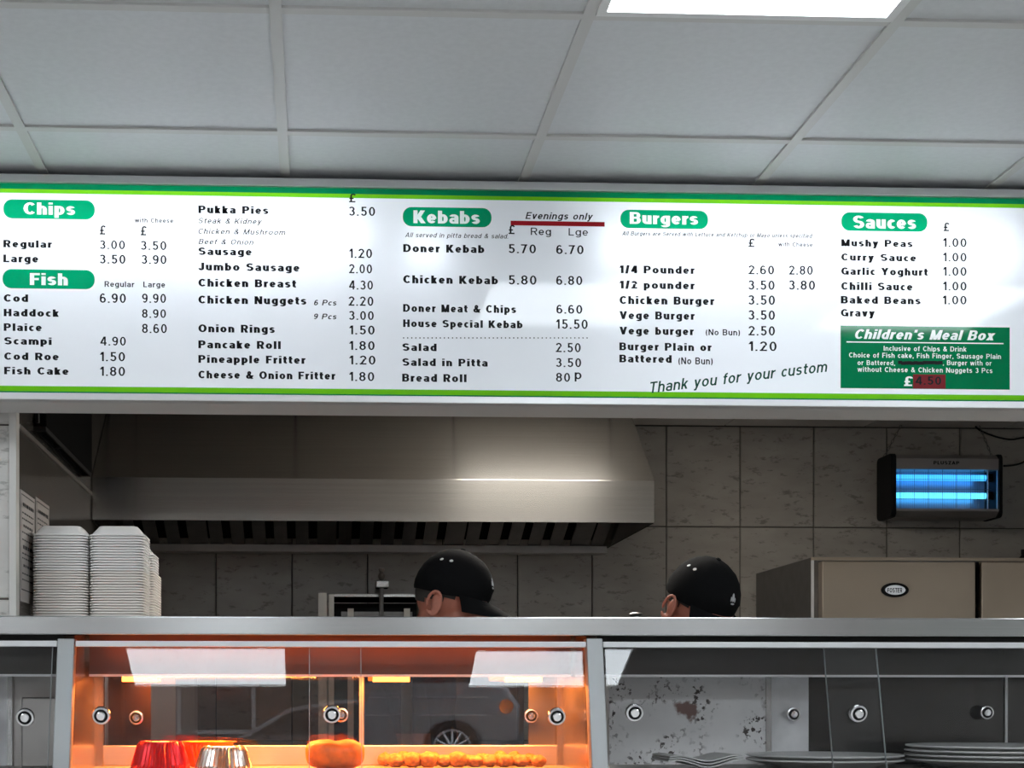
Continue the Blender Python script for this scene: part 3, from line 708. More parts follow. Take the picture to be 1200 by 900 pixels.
# ------------------------------------------------------------------ notices on the left wall
def notice(y0, y1, z1, z0, label):
    t = thing('notice', label, 'notice', (XL+.004, y0, z0), 'printed notices on the kitchen wall')
    obj('sheet', B((XL+.0035, y0, z0), (XL+.005, y1, z1)), pbr('paper', (.40, .37, .35), .7), t)
    m = MB(); e = XL+.0054
    for a, b, c, d in ((y0+.008, y1-.008, z1-.012, z1-.009), (y0+.008, y1-.008, z0+.030, z0+.033), (y0+.008, y0+.011, z0+.03, z1-.009), (y1-.011, y1-.008, z0+.03, z1-.009)):
        m.add([(e, a, c), (e, b, c), (e, b, d), (e, a, d)], [(0, 1, 2, 3)])
    obj('border_line', m, INK, t)
    z = z1-.03; k = 0
    ln = MB()
    while z > z0+.05:
        h = (.010, .004, .004, .007, .004, .004)[k % 6]; i0 = (.03, .02, .02, .035, .02, .02)[k % 6]
        a = y0+i0; 
        while a < y1-.03:
            b = min(a+random.uniform(.012, .03), y1-.02)
            ln.add([(e, a, z-h), (e, b, z-h), (e, b, z), (e, a, z)], [(0, 1, 2, 3)]); a = b+.006
        z -= h+random.uniform(.008, .016); k += 1
    obj('print', ln, INK_GREY, t)
notice(3.862, 4.055, EYE+.562, EYE+.270, 'framed printed notice on the steel wall nearest the tiled pier')
notice(4.075, 4.275, EYE+.572, EYE+.290, 'printed notice on the steel wall half hidden by the foam boxes')

# ------------------------------------------------------------------ foam boxes on their shelf
def rrect(w, d, r, n=4):
    pts = []
    for cx, cy, s in ((w/2-r, d/2-r, 0), (-w/2+r, d/2-r, 90), (-w/2+r, -d/2+r, 180), (w/2-r, -d/2+r, 270)):
        for k in range(n+1):
            t = math.radians(s+90*k/n); pts.append((cx+r*math.cos(t), cy+r*math.sin(t)))
    return pts
def foam_mesh(w=.148, d=.15):
    lv = [(w, d, .022, 0), (w, d, .022, .0035), (w-.010, d-.010, .02, .0045), (w-.046, d-.046, .016, .027), (w-.050, d-.050, .014, .0275), (w-.0505, d-.0505, .014, .0262), (w-.0130, d-.0130, .019, .0022), (w-.0110, d-.0110, .019, 0)]
    m = MB(); vs_ = []; n = 20
    for a, b, r, z in lv: vs_ += [(x, y, z) for x, y in rrect(a, b, r)]
    fs = []
    for i in range(len(lv)):
        j = (i+1) % len(lv)
        if i in (4,): continue
        for k in range(n): fs.append((i*n+k, i*n+(k+1) % n, j*n+(k+1) % n, j*n+k))
    fs.append(tuple(range(4*n, 5*n))); fs.append(tuple(range(6*n-1, 5*n-1, -1)))
    return m.add(vs_, fs)
foam_me = foam_mesh().mesh('foam_box', 35); foam_me.materials.append(FOAM)
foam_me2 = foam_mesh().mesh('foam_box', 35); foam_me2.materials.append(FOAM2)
FZ = 1.60; PIT = .0072
shx0 = XL+.005
sh = thing('steel_shelf_unit', 'steel storage unit under the stacks of foam boxes', 'shelf unit', (shx0+.2, 4.2, 0))
obj('cabinet', B((shx0, 3.90, .05), (shx0+.40, 4.62, FZ-.02)), STEEL_DULL, sh)
obj('top_shelf', B((shx0, 3.87, FZ-.02), (shx0+.41, 4.64, FZ)), STEEL, sh, bevel=.002)
for x in (shx0+.03, shx0+.37):
    for y in (3.93, 4.58): obj('foot', MB().tube([(x, y, 0), (x, y, .05)], .015), BLACK, sh)
bxc = []
fl = ax(37, 3.95)+.074
def stack(cx, cy, ztop, where, jit):
    n = int((ztop-.0275-FZ)/PIT)
    for k in range(n+1):
        z = FZ+.0005+k*PIT
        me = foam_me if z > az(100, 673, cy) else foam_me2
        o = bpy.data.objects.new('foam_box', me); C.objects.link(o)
        top = k == n
        o.location = (cx+random.uniform(-jit, jit), cy+random.uniform(-jit, jit), z); o.rotation_euler = (0, 0, random.uniform(-.006, .006))
        tag(o, ('topmost white foam box of ' if top else 'white foam box nested in ')+where, 'box', 'foam boxes stacked on the shelf')
za = az(70, 615, 3.97); zb = az(135, 613.5, 3.97)
stack(fl, 4.025, za, 'the front left stack', .0006)
stack(fl+.152, 4.025, zb, 'the front right stack', .0006)
stack(fl+.160, 4.185, az(175, 640, 4.19), 'the stack behind the front right one', .0003)
stack(fl+.150, 4.345, az(185, 664, 4.345), 'the low rearmost stack', .0003)

# ------------------------------------------------------------------ kebab grill on the back worktop
wt = thing('worktop', 'steel worktop along the back wall under the hood', 'worktop', (.4, 5.7, 0))
obj('top', B((XL+.05, 5.25, .86), (1.72, 6.08, .90)), STEEL_DULL, wt, bevel=.003)
for x in (XL+.1, .45, 1.66):
    for y in (5.3, 6.03): obj('leg', B((x-.02, y-.02, 0), (x+.02, y+.02, .86)), STEEL_DULL, wt)
YG = 5.55
kg = thing('kebab_grill', 'upright steel kebab grill with a vertical spit behind the left worker', 'grill', (ax(435, YG), YG+.15, .90))
gz = az(430, 695, YG); g0 = ax(373, YG); g1_ = ax(500, YG); PALE = pbr('grill_panel', (.52, .49, .43), .4, .3)
obj('base', B((g0, YG, .901), (g1_, YG+.34, 1.05)), STEEL_DULL, kg, bevel=.004)
obj('side_wing', B((g0, YG, 1.05), (ax(383, YG), YG+.02, gz)), PALE, kg)
obj('side_wing', B((ax(385.5, YG), YG+.02, 1.05), (ax(391.5, YG), YG+.05, gz-.004)), PALE, kg)
obj('side_wing', B((g1_-.02, YG+.02, 1.05), (g1_, YG+.34, gz-.004)), PALE, kg)
obj('back_panel', B((ax(391.5, YG), YG+.28, 1.05), (g1_-.02, YG+.30, gz-.02)), BLACK, kg)
obj('top_plate', B((ax(385.5, YG), YG+.03, gz-.013), (g1_, YG+.34, gz)), STEEL, kg, bevel=.002)
for px in (411, 477):
    obj('burner_guard', B((ax(px-3.5, YG+.1), YG+.10, 1.05), (ax(px+3.5, YG+.1), YG+.115, az(px, 713, YG+.1))), PALE, kg)
obj('burner_bar', B((ax(400, YG+.2), YG+.19, az(430, 722, YG+.2)), (ax(483, YG+.2), YG+.21, az(430, 717, YG+.2))), STEEL_DARK, kg)
sx = ax(447, YG-.02)
obj('spit', MB().tube([(sx, YG-.02, 1.05), (sx, YG-.02, az(447, 690, YG))], .009, 10), STEEL_DARK, kg)
obj('motor_block', B((ax(439.5, YG), YG-.05, az(447, 690, YG)), (ax(455.5, YG), YG+.02, az(447, 681, YG))), STEEL, kg, bevel=.005)
obj('arm', B((sx-.012, YG+.02, az(447, 688, YG)), (sx+.012, YG+.28, az(447, 684, YG))), STEEL_DULL, kg)
zs = az(447, 681, YG)
obj('spit_handle', MB().lathe([(.007, 0), (.009, .004), (.013, .012), (.014, .020), (.010, .027), (.007, .031), (.009, .035), (.012, .040), (.012, .046), (.007, .049), (.0, .050)], (sx, YG-.02, zs), 16), pbr('spit_handle', (.22, .19, .17), .3, .8), kg, smooth=50)

# domed lid just showing over the counter
lp = at(745, 717.8, 3.6)
pot = thing('lidded_pot', 'grey domed lid just showing over the counter between the workers', 'pot', (lp.x, 3.6, 0))
obj('pot', MB().lathe([(.0, .90), (.10, .90), (.105, .92), (.105, lp.z-.035), (.108, lp.z-.034), (.10, lp.z-.034)], (lp.x, 3.6, 0), 28), STEEL_DULL, pot, smooth=40)
obj('lid', MB().lathe([(.108, lp.z-.033), (.09, lp.z-.024), (.05, lp.z-.018), (.014, lp.z-.016), (.012, lp.z-.010), (.018, lp.z-.004), (.012, lp.z), (0, lp.z)], (lp.x, 3.6, 0), 28), STEEL_DARK, pot, smooth=40)
ft = thing('fryer_table', 'steel fryer worktop on the staff side of the counter', 'worktop', (.6, 3.3, 0))
obj('top', B((XL+.6, 2.95, .86), (2.6, 3.75, .90)), STEEL_DULL, ft, bevel=.003)
for x in (XL+.63, .9, 2.55):
    for y in (3.0, 3.7): obj('leg', B((x-.02, y-.02, 0), (x+.02, y+.02, .86)), STEEL_DULL, ft)

# ------------------------------------------------------------------ fridge
YR = 5.40
rx0 = ax(950, YR); rz = az(1050, 653.5, YR); rb = YB-.02
fd = thing('upright_fridge', 'wide steel two-door fridge with an oval badge against the back wall', 'fridge', (rx0+.6, YR+.3, 0))
rx1 = rx0+1.36
obj('body', B((rx0, YR, .1), (rx1, rb, rz)), STEEL_DARK, fd, bevel=.003)
obj('front_trim', B((rx0, YR-.008, rz-.012), (rx1, YR, rz)), FRIDGE_ST, fd)
obj('front_trim', B((rx0, YR-.008, .1), (rx0+.010, YR, rz-.012)), ALU, fd)
d0 = ax(958.5, YR); d1 = ax(1137, YR); d2 = ax(1144, YR); dz = rz-.018
D1 = obj('door', B((d0, YR-.045, .14), (d1, YR-.002, dz)), FRIDGE_ST, fd, bevel=.004)
D2 = obj('door', B((d2, YR-.045, .14), (rx1-.01, YR-.002, dz)), FRIDGE_ST, fd, bevel=.004)
obj('door_gap', B((d1, YR-.02, .14), (d2, YR-.002, dz)), BLACKG, fd)
for x in (rx0+.06, rx1-.06):
    for y in (YR+.06, rb-.06): obj('foot', MB().tube([(x, y, 0), (x, y, .1)], .025), BLACK, fd)
bp = at(1048.5, 691.5, YR-.046); bw = 16.5/F*YR; bhh = 8.6/F*YR
Mx = Matrix.Rotation(math.pi/2, 3, 'X')
def oval(rw, rh, y0, y1, c):
    n = 32; p = [(c.x+rw*math.cos(2*math.pi*k/n), c.z+rh*math.sin(2*math.pi*k/n)) for k in range(n)]
    return MB().extrude(p, 1, y0, y1)
badge = obj('badge', oval(bw, bhh, YR-.050, YR-.045, bp), BLACK, fd)
tag(badge, 'black oval maker badge with a silver centre')
obj('badge_plate', oval(bw*.74, bhh*.66, YR-.052, YR-.050, bp), CHROME, badge)
text('FOSTER', 1040, 1057.3, 689, 694.4, INK, (.10, .08), Y=YR-.0523, parent=badge, depth=0)

# ------------------------------------------------------------------ fly killer
YZ = 5.92
zx0 = ax(1048, YZ); zx1 = ax(1172, YZ); zt = az(1110, 531, YZ); zb_ = az(1110, 606, YZ)
zk = thing('insect_killer', 'silver fly killer with two glowing blue tubes hanging on the back wall', 'insect killer', ((zx0+zx1)/2, YZ+.08, zb_))
PLUS = pbr('zapper_silver', (.30, .28, .27), .42, .5)
def cap_prof(y0, y1, z0, z1, r):
    pts = []
    for cy, cz, s in ((y1-r, z1-r, 0), (y0+r, z1-r, 90), (y0+r, z0+r, 180), (y1-r, z0+r, 270)):
        for k in range(5):
            t = math.radians(s+22.5*k); pts.append((cy+r*math.cos(t), cz+r*math.sin(t)))
    return pts
obj('end_cap', MB().extrude(cap_prof(YZ, YB-.02, zb_, zt, .022), 0, zx0-.012, zx0+.010), BLACK, zk, bevel=.003)
obj('end_cap', MB().extrude(cap_prof(YZ, YB-.02, zb_, zt, .022), 0, zx1-.004, zx1+.012), BLACK, zk, bevel=.003)
ht = zt-zb_
oz1 = az(1110, 550, YZ); oz0 = az(1110, 596, YZ)
obj('top_cover', MB().extrude([(YZ+.004, oz1), (YZ+.004, zt-.022), (YZ+.026, zt-.004), (YB-.03, zt-.004), (YB-.03, oz1+.01), (YZ+.03, oz1)], 0, zx0+.010, zx1-.004), PLUS, zk)
obj('bottom_tray', MB().extrude([(YZ+.004, oz0), (YZ+.004, zb_+.025), (YZ+.03, zb_+.004), (YB-.03, zb_+.004), (YB-.03, oz0-.01), (YZ+.03, oz0)], 0, zx0+.010, zx1-.004), PLUS, zk)
obj('reflector', B((zx0+.010, YB-.045, oz0-.01), (zx1-.004, YB-.035, oz1+.01)), pbr('blue_reflector', (.5, .6, .85), .25, .6), zk)
UV = emitter('blue_tube_glow', (.045, .38, .95), .85)
UV2 = emitter('blue_tube_glow_low', (.09, .56, 1.0), 1.0)
for py, m_, xa, xb in ((560, UV, 1050, 1157), (581, UV2, 1050, 1165)):
    z = az(1110, py, YZ+.07)
    obj('tube', MB().tube([(ax(xa, YZ+.07), YZ+.07, z), (ax(xb, YZ+.07), YZ+.07, z)], .0125, 14, round_ends=True), m_, zk, smooth=60)
    obj('tube_holder', B((zx1-.03, YZ+.055, z-.016), (zx1-.004, YZ+.085, z+.016)), BLACK, zk)
WIRE = pbr('guard_wire', (.10, .11, .13), .4, .8)
for k in range(7):
    x = zx0+.03+k*(zx1-zx0-.09)/6
    obj('guard_wire', MB().tube([(x, YZ+.012, oz0), (x, YZ+.012, oz1)], .0011, 6), WIRE, zk)
for k in range(3):
    z = oz0+(oz1-oz0)*(k+1)/4
    obj('guard_wire', MB().tube([(zx0+.01, YZ+.010, z), (zx1-.03, YZ+.010, z)], .0010, 6), WIRE, zk)
for k in range(2):
    x = zx1-.046+k*.04
    obj('guard_post', B((x-.0015, YZ+.01, oz0), (x+.0015, YZ+.016, oz1)), ALU, zk)
grid = MB()
for k in range(46):
    x = zx0+.02+k*(zx1-zx0-.09)/45
    grid.tube([(x, YZ+.035, oz0+.004), (x, YZ+.035, oz1-.004)], .0007, 4)
tag(obj('killing_grid', grid, WIRE, zk), 'fine vertical wire grid before the tubes', kind='stuff')
text('PLUSZAP', 1094, 1124, 540.4, 544.4, INK, (.12, .1), Y=YZ+.0038, parent=zk, depth=.0006)
def chain(p, q, name):
    p = Vector(p); q = Vector(q); n = max(3, int((q-p).length/.017)); m = MB()
    d = (q-p).normalized(); side = Vector((0, 1, 0)); up = d
    for k in range(n):
        c = p+(q-p)*(k+.5)/n; L = (q-p).length/n*.62; s = side if k % 2 else d.cross(side).normalized()
        pts = [c+up*L*math.cos(a)+s*.0045*math.sin(a) for a in [2*math.pi*t/10 for t in range(11)]]
        m.tube(pts, .0013, 5, caps=False)
    return m
obj('chain', chain((zx0-.004, YZ+.10, zt-.002), (ax(1056, 6.04), 6.04, KCEIL), 'c'), STEEL_DARK, zk)
obj('chain', chain((ax(1163, YZ+.1), YZ+.10, zt-.002), (ax(1148, 6.04), 6.04, KCEIL), 'c'), STEEL_DARK, zk)
def cable(pts, r): 
    P = [Vector(p) for p in pts]; out = []
    for i in range(len(P)-1):
        p0, p1, p2, p3 = P[max(i-1, 0)], P[i], P[i+1], P[min(i+2, len(P)-1)]
        for t in [k/8 for k in range(8)]:
            out.append(.5*((2*p1)+(p2-p0)*t+(2*p0-5*p1+4*p2-p3)*t*t+(3*p1-p0-3*p2+p3)*t**3))
    out.append(P[-1]); return MB().tube(out, r, 8)
pc = [at(1176.5, 546, 6.0)]+[at(a, b, 6.04) for a, b in ((1188, 545), (1200, 541), (1215, 530), (1212, 516), (1200, 513), (1185, 515), (1168, 512), (1150, 505))]+[Vector((ax(1143, 6.05), 6.05, KCEIL))]
obj('power_cable', cable(pc, .004), BLACK, zk, smooth=60)
# dark thing at the right edge, on top of the fridge
dp = at(1203, 640, 5.9)
dk = thing('dark_bottle', 'dark bottle standing on the fridge at the right edge', 'bottle', (dp.x, 5.9, rz))
obj('bottle', MB().lathe([(0, 0), (.028, 0), (.030, .004), (.030, .05), (.022, .062), (.018, .066)], (dp.x, 5.9, rz+.0005), 20), BLACK, dk, smooth=40)
obj('cap', MB().lathe([(.020, .066), (.022, .068), (.022, .086), (.0, .088)], (dp.x, 5.9, rz), 20), BLACK, dk, smooth=40)

# ------------------------------------------------------------------ frying range with display cabinet
YC = 2.40
cz1 = EYE+.1435; cz0 = EYE+.113
rg = thing('frying_range', 'long steel serving counter with a glazed hot display along its top', 'counter', (.5, 2.5, 0))
CX0, CX1 = -1.6, 2.9
SHZ = 1.287; YRR = 2.70
PXL, PXR = ax(78, YC), ax(697, YC)
obj('body', B((CX0, 2.30, .10), (CX1, 2.86, SHZ-.03)), STEEL_DULL, rg, bevel=.004)
obj('plinth', B((CX0+.02, 2.36, 0), (CX1-.02, 2.82, .10)), BLACK, rg)
for k in range(5):
    x = CX0+.03+k*.89
    obj('front_panel', B((x, 2.288, .16), (x+.86, 2.30, SHZ-.09)), STEEL, rg, bevel=.002)
obj('shelf', B((CX0, 2.33, SHZ-.03), (CX1, 2.88, SHZ)), pbr('shelf_steel', (.20, .18, .16), .45, .25, noise=.1, nscale=25), rg, bevel=.002)
# canopy: slim front edge, thin top plate running back
obj('canopy_edge', B((CX0, YC, cz0), (CX1, YC+.022, cz1)), STEEL, rg, bevel=.0022, seg=3)
obj('canopy_top', B((CX0, YC+.022, cz0+.010), (CX1, 2.80, cz1-.003)), STEEL, rg)
# inner drop panel that hides the lamps, with a bright lower lip
YI = 2.55; iz0 = EYE+.0475
DROP_LIT = pbr('drop_panel_red_lit', (.15, .075, .06), .3, .9, noise=.06, nscale=20)  # heat lamps' red light painted into the drop panel's steel colour
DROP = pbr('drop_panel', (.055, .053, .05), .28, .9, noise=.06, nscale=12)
for a, b, m in ((CX0, PXL-.014, DROP), (PXL+.014, PXR-.014, DROP_LIT), (PXR+.014, CX1, DROP)):
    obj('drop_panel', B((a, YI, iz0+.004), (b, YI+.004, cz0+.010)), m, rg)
    obj('drop_lip', B((a, YI-.004, iz0), (b, YI+.004, iz0+.004)), ALU_RAIL, rg)
# tilted front plane: glass leans out towards the customer at the foot
rt = az(400, 751.5, YC); rb2 = az(400, 758.2, YC); slope = .23
def fy(z): return YC+.004-(rb2-z)*slope
for a, b in ((CX0, ax(67, YC)), (ax(88.5, YC), ax(686.5, YC)), (ax(706.5, YC), CX1)):
    obj('top_rail', B((a, YC-.002, rb2), (b, YC+.014, rt)), ALU_RAIL, rg, bevel=.0012)
zf = SHZ
def lean_box(x0, x1, z0, z1, t0, t1):
    return MB().hexa([(x0, fy(z0)+t0, z0), (x1, fy(z0)+t0, z0), (x1, fy(z0)+t1, z0), (x0, fy(z0)+t1, z0), (x0, fy(z1)+t0, z1), (x1, fy(z1)+t0, z1), (x1, fy(z1)+t1, z1), (x0, fy(z1)+t1, z1)])
for c in (78, 697):
    x = ax(c-.5, YC); obj('post', lean_box(x-.0135, x+.0135, zf, az(c, 748.5, YC), -.010, .018), pbr('post_steel', (.34, .35, .35), .5, .7, noise=.04, nscale=8), rg, bevel=.0015)
def pane(p0, p1, off): return obj('front_pane', lean_box(ax(p0, YC), ax(p1, YC), zf, rb2-.0005, off, off+.004), GLASS, rg)
pane(-420, 61, 0.0); pane(90.5, 423, 0.0); pane(362.5, 684, .0065); pane(709.5, 1028, 0.0); pane(968, 1330, .0065)
for pe, off in ((423, 0), (362.5, .0065), (1028, 0), (968, .0065), (61, 0)):
    x = ax(pe, YC); obj('pane_edge', lean_box(x-.0005, x+.0005, zf, rb2-.0005, off-.0002, off+.0042), pbr('glass_edge', (.20, .22, .22), .3, .2), rg)
KR = pbr('knob_ring', (.75, .75, .75), .22, 1.0)
def knob(px, py, Y, r, tilt, rear=False):
    c = at(px, py, Y); M = Matrix.Rotation(math.pi/2+tilt, 3, 'X')
    k = obj('clamp_knob', MB().lathe([(0, 0), (r, 0), (r, .004), (r*.93, .007), (r*.74, .0075), (r*.66, .004), (r*.52, .004)], (0, 0, 0), 28, M), KR, rg, smooth=35)
    k.location = Vector(c)-rg.location
    obj('dark_ring', MB().lathe([(r*.66, .0041), (r*.66, .0046), (r*.42, .0046), (r*.42, .0041)], (0, 0, 0), 28, M), BLACK, k)
    obj('screw_cap', MB().lathe([(r*.5, .004), (r*.5, .009), (r*.42, .0105), (0, .0108)], (0, 0, 0), 24, M), CHROME, k, smooth=35)
    return k
tl = -math.atan(slope)
for px, py in ((30, 840), (119, 838), (389, 836.5), (652, 839), (743, 834.5), (1005, 835.5)):
    z = az(px, py, YC-.02); knob(px, py, fy(z)-.001, 10.6/F*YC, -tl)
for px, py in ((160, 841), (400, 838), (622, 839), (929, 837), (1155, 835)):  # second entry is an added knob imitating the front knob's reflection
    knob(px, py, YRR-.012, 8.6/F*YRR, 0)
# section dividers
DIV = pbr('divider_steel', (.42, .36, .30), .25, .95)
for x in (PXL, PXR):
    obj('divider', MB().extrude([(fy(SHZ)+.022, SHZ), (YRR+.02, SHZ), (YRR+.02, cz0+.01), (YC+.03, cz0+.01)], 0, x-.009, x+.009), DIV, rg)
# rear frame
for c, w in ((118, 4.5), (659, 8)):
    x = ax(c, YRR); obj('rear_post', B((x-w/F*YRR, YRR-.02, SHZ), (x+w/F*YRR, YRR+.01, iz0+.02)), DIV, rg)
sill = az(500, 873, YRR)
obj('rear_sill', B((PXL+.009, YRR-.012, SHZ), (PXR-.009, YRR+.012, sill)), STEEL_DULL, rg, bevel=.002)
obj('rear_pane', B((ax(124, YRR), YRR+.0, sill), (ax(428, YRR), YRR+.004, iz0+.03)), GLASS_REAR, rg)
RT = obj('rear_pane', B((-.148, 0, 0), (.148, .004, iz0+.03-sill)), GLASS_MIR, None)
RT.parent = rg; RT.location = Vector((ax(520, YRR), YRR-.008, sill))-rg.location; RT.rotation_euler = (math.radians(1.3), 0, 0)
obj('rear_panel', B((ax(620, YRR), YRR+.008, sill), (PXR-.01, YRR+.012, iz0+.03)), STEEL_DARK, rg)
obj('rear_panel', B((ax(126, YRR), YRR+.010, sill), (ax(176, YRR), YRR+.014, iz0+.03)), STEEL_DARK, rg)
obj('rear_stile', B((ax(421, YRR), YRR-.004, sill), (ax(428, YRR), YRR+.008, iz0+.02)), STEEL_DULL, rg)
# unheated section at right: worn sheet, plain sheet and dark doors
wx0, wx1 = ax(714, YRR), ax(897, YRR)
W = obj('worn_panel', B((-.1, 0, -.0995), (.1, .006, .09)), worn_steel('worn_steel'), rg)
W.location = Vector((ax(803, YRR), YRR, az(803, 833, YRR)))-rg.location
W.data.transform(Matrix.Diagonal(((wx1-wx0)/.2, 1, 1, 1)))
W.location.x = (wx0+wx1)/2-rg.location.x
tag(W, 'scuffed pale sheet with a rust-brown patch')
obj('rear_stile', B((ax(897, YRR), YRR-.004, SHZ), (ax(903.5, YRR), YRR+.01, iz0+.02)), STEEL, rg)
obj('rear_panel', B((ax(904.5, YRR), YRR+.002, SHZ), (ax(948, YRR), YRR+.008, iz0+.03)), pbr('pale_sheet', (.82, .82, .83), .4, .2, noise=.15, nscale=12), rg)
obj('rear_panel', B((ax(949, YRR), YRR+.004, SHZ), (ax(1178, YRR), YRR+.010, iz0+.03)), pbr('dark_door', (.05, .046, .043), .16, .9, noise=.1, nscale=6), rg)
obj('rear_stile', B((ax(1178, YRR), YRR, SHZ), (ax(1181, YRR), YRR+.01, iz0+.02)), ALU, rg)
obj('rear_panel', B((ax(1182, YRR), YRR+.004, SHZ), (CX1, YRR+.010, iz0+.03)), pbr('dark_door', (.115, .105, .10), .16, .9), rg)
# left section
obj('rear_panel', B((CX0, YRR+.004, SHZ), (ax(9, YRR), YRR+.010, iz0+.03)), pbr('pale_sheet', (.82, .82, .83), .4, .2), rg)
obj('rear_stile', B((ax(9.5, YRR), YRR-.006, SHZ), (ax(15, YRR), YRR+.008, iz0+.02)), STEEL, rg)
obj('rear_panel', B((ax(15.5, YRR), YRR+.004, SHZ), (PXL-.01, YRR+.010, iz0+.03)), STEEL_DULL, rg)
obj('inner_tray', B((ax(26, 2.64), 2.63, SHZ), (PXL-.012, 2.66, az(40, 817, 2.64))), STEEL_DULL, rg, bevel=.003)
# heat lamps behind the drop panel
HEAT = emitter('heat_lamp_glow', (1.0, .20, .025), 4.5)
for p0, p1 in ((143, 188), (437, 480), (592, 635)):
    obj('heat_lamp', MB().tube([(ax(p0, 2.57), 2.572, iz0-.004), (ax(p1, 2.57), 2.572, iz0-.004)], .0048, 10), HEAT, rg)
for xa in (-.17, .24):
    l = bpy.data.lights.new('heat_lamp_light', 'AREA'); l.shape = 'RECTANGLE'; l.size = .34; l.size_y = .02; l.energy = 3.4; l.color = (1.0, .27, .045)
    lo = bpy.data.objects.new('heat_lamp_light', l); C.objects.link(lo); lo.parent = rg
    lo.location = Vector((xa, 2.585, iz0+.004))-rg.location

obj('canopy_fill_tube', MB().tube([(PXL+.03, 2.43, (rt+rb2)/2), (PXR-.03, 2.43, (rt+rb2)/2)], .0028, 8), emitter('canopy_fill_glow', (1.0, .24, .04), 4.0), rg)  # hidden tube added to cast orange on the canopy underside and drop panel

# ------------------------------------------------------------------ food in the hot display
def foil_tray(px, w_top, w_base, Yc, h, inverted, mat, label):
    c = ax(px, Yc); t = thing('foil_tray', label, 'foil tray', (c, Yc, SHZ+.0005), 'foil pie trays in the hot display')
    n = 72; m = MB(); vs_ = []; 
    rt_, rb_ = (w_top/2, w_base/2)
    prof = ([(rb_+.006, 0), (rb_+.0065, .0025), (rb_, .004)]+[(rb_+(rt_-rb_)*q, .004+(h-.006)*q) for q in (.15, .5, .85)]+[(rt_*.97, h-.001), (rt_*.9, h), (rt_*.86, h-.0025), (0.001, h-.0025)]) if inverted else \
           ([(0.001, .0025), (rb_*.94, .0025), (rb_, .004)]+[(rb_+(rt_-rb_)*q, .004+(h-.008)*q) for q in (.15, .5, .85)]+[(rt_, h-.003), (rt_+.006, h-.0015), (rt_+.0065, h), (rt_, h), (rt_-.002, h-.004), (rb_-.002, .006), (.001, .006)])
    for i, (r, z) in enumerate(prof):
        for k in range(n):
            fl_ = .0013*(1 if k % 2 else -1) if (3 <= i <= 5) else 0
            a = 2*math.pi*k/n; vs_.append((c+(r+fl_)*math.cos(a), Yc+(r+fl_)*math.sin(a), SHZ+.0005+z))
    fs = [(i*n+k, i*n+(k+1) % n, (i+1)*n+(k+1) % n, (i+1)*n+k) for i in range(len(prof)-1) for k in range(n)]
    m.add(vs_, fs); obj('tray', m, mat, t)
    return t
foil_tray(188, .074, .100, 2.50, az(188, 868.5, 2.50)-SHZ, True, pbr('red_foil', (.62, .012, .02), .22, .55), 'upturned red foil pie tray at the left of the hot display')
foil_tray(243, .090, .060, 2.575, az(243, 869, 2.575)-SHZ, False, pbr('orange_foil', (.85, .22, .01), .3, .5), 'orange foil tray with a yellow rim behind the other two')
foil_tray(262, .074, .096, 2.475, az(262, 874.5, 2.475)-SHZ, True, pbr('silver_foil', (.78, .74, .68), .2, .9), 'upturned silver foil pie tray with crimped sides')
BATTER = pbr('orange_batter', (.80, .20, .01), .55, bump=.9, bscale=90, noise=.2, nscale=50)
CRUMB = pbr('golden_crumb', (.26, .10, .03), .7, bump=1, bscale=160, noise=.35, nscale=120)
def lump(name, c, r, mat, label, cat, group, seed, rough=.12):
    rnd = random.Random(seed); m = MB().ellipsoid((0, 0, 0), r, None, 22, 12)
    ph = [(rnd.uniform(20, 70)/max(r)*.02, rnd.uniform(0, 6), rnd.choice((0, 1, 2))) for _ in range(7)]
    m.v = [tuple(q*(1+rough*sum(math.sin(v[(a+k) % 3]/max(r)*(2.0+1.3*k)+p) for k, (f, p, a) in enumerate(ph))/4) for q in v) for v in m.v]
    o = obj(name, m, mat, None, smooth=80); o.location = c; tag(o, label, cat, group); return o
bf = lump('battered_fish', (ax(393, 2.475), 2.475, SHZ+.0285), (.0515, .042, .0255), BATTER, 'bright orange battered piece in the middle of the hot display', 'fried food', None, 3, .07)
for v in bf.data.vertices:          # blunt, two-humped outline
    x, y, z = v.co; u_ = x/.0515; w_ = z/.0255
    x = math.copysign(abs(u_)**.72, u_)*.0515; z = math.copysign(abs(w_)**.75, w_)*.0255
    if z > 0: z *= 1-.16*math.exp(-((x-.004)/.012)**2)+.05*math.sin(x*420)
    v.co = (x, y, z)
k = 0
for row, (Yk, zz) in enumerate(((2.66, .012), (2.61, .011))):
    for px in range(452, 640, 19):
        q = (px-452)/19
        r = (random.uniform(.013, .017), random.uniform(.012, .016), random.uniform(.011, .0155))
        lump('scampi_piece', (ax(px+row*9+random.uniform(-3, 3), Yk), Yk+random.uniform(-.008, .008), SHZ+r[2]*.93), r, CRUMB, 'small golden crumbed piece in the row under the heat lamps', 'fried food', 'crumbed pieces in the hot display', 20+k, .12); k += 1

# ------------------------------------------------------------------ plates and cloth in the cold display
PLATE = pbr('grey_enamel', (.72, .72, .71), .25)
def plate_stack(pc, Yc, R, n, ztop, where):
    c = ax(pc, Yc); st = .008; z = ztop-.016-(n-1)*st
    m = MB().lathe([(.001, .0), (R*.60, 0), (R*.64, .003), (R*.96, .012), (R, .0135), (R, .016), (R*.985, .0165), (R*.94, .0145), (R*.62, .006), (R*.58, .004), (.001, .004)], (0, 0, 0), 56)
    me = m.mesh('plate', 45); me.materials.append(PLATE)
    for k in range(n):
        o = bpy.data.objects.new('plate', me); C.objects.link(o)
        o.location = (c+random.uniform(-.002, .002), Yc, SHZ+.0005+k*st)
        tag(o, ('top plate of ' if k == n-1 else 'plate in ')+where, 'plate', 'plates stacked in the cold display')
plate_stack(1165, 2.55, .150, 4, SHZ+.0, 'the wide stack at the right end')
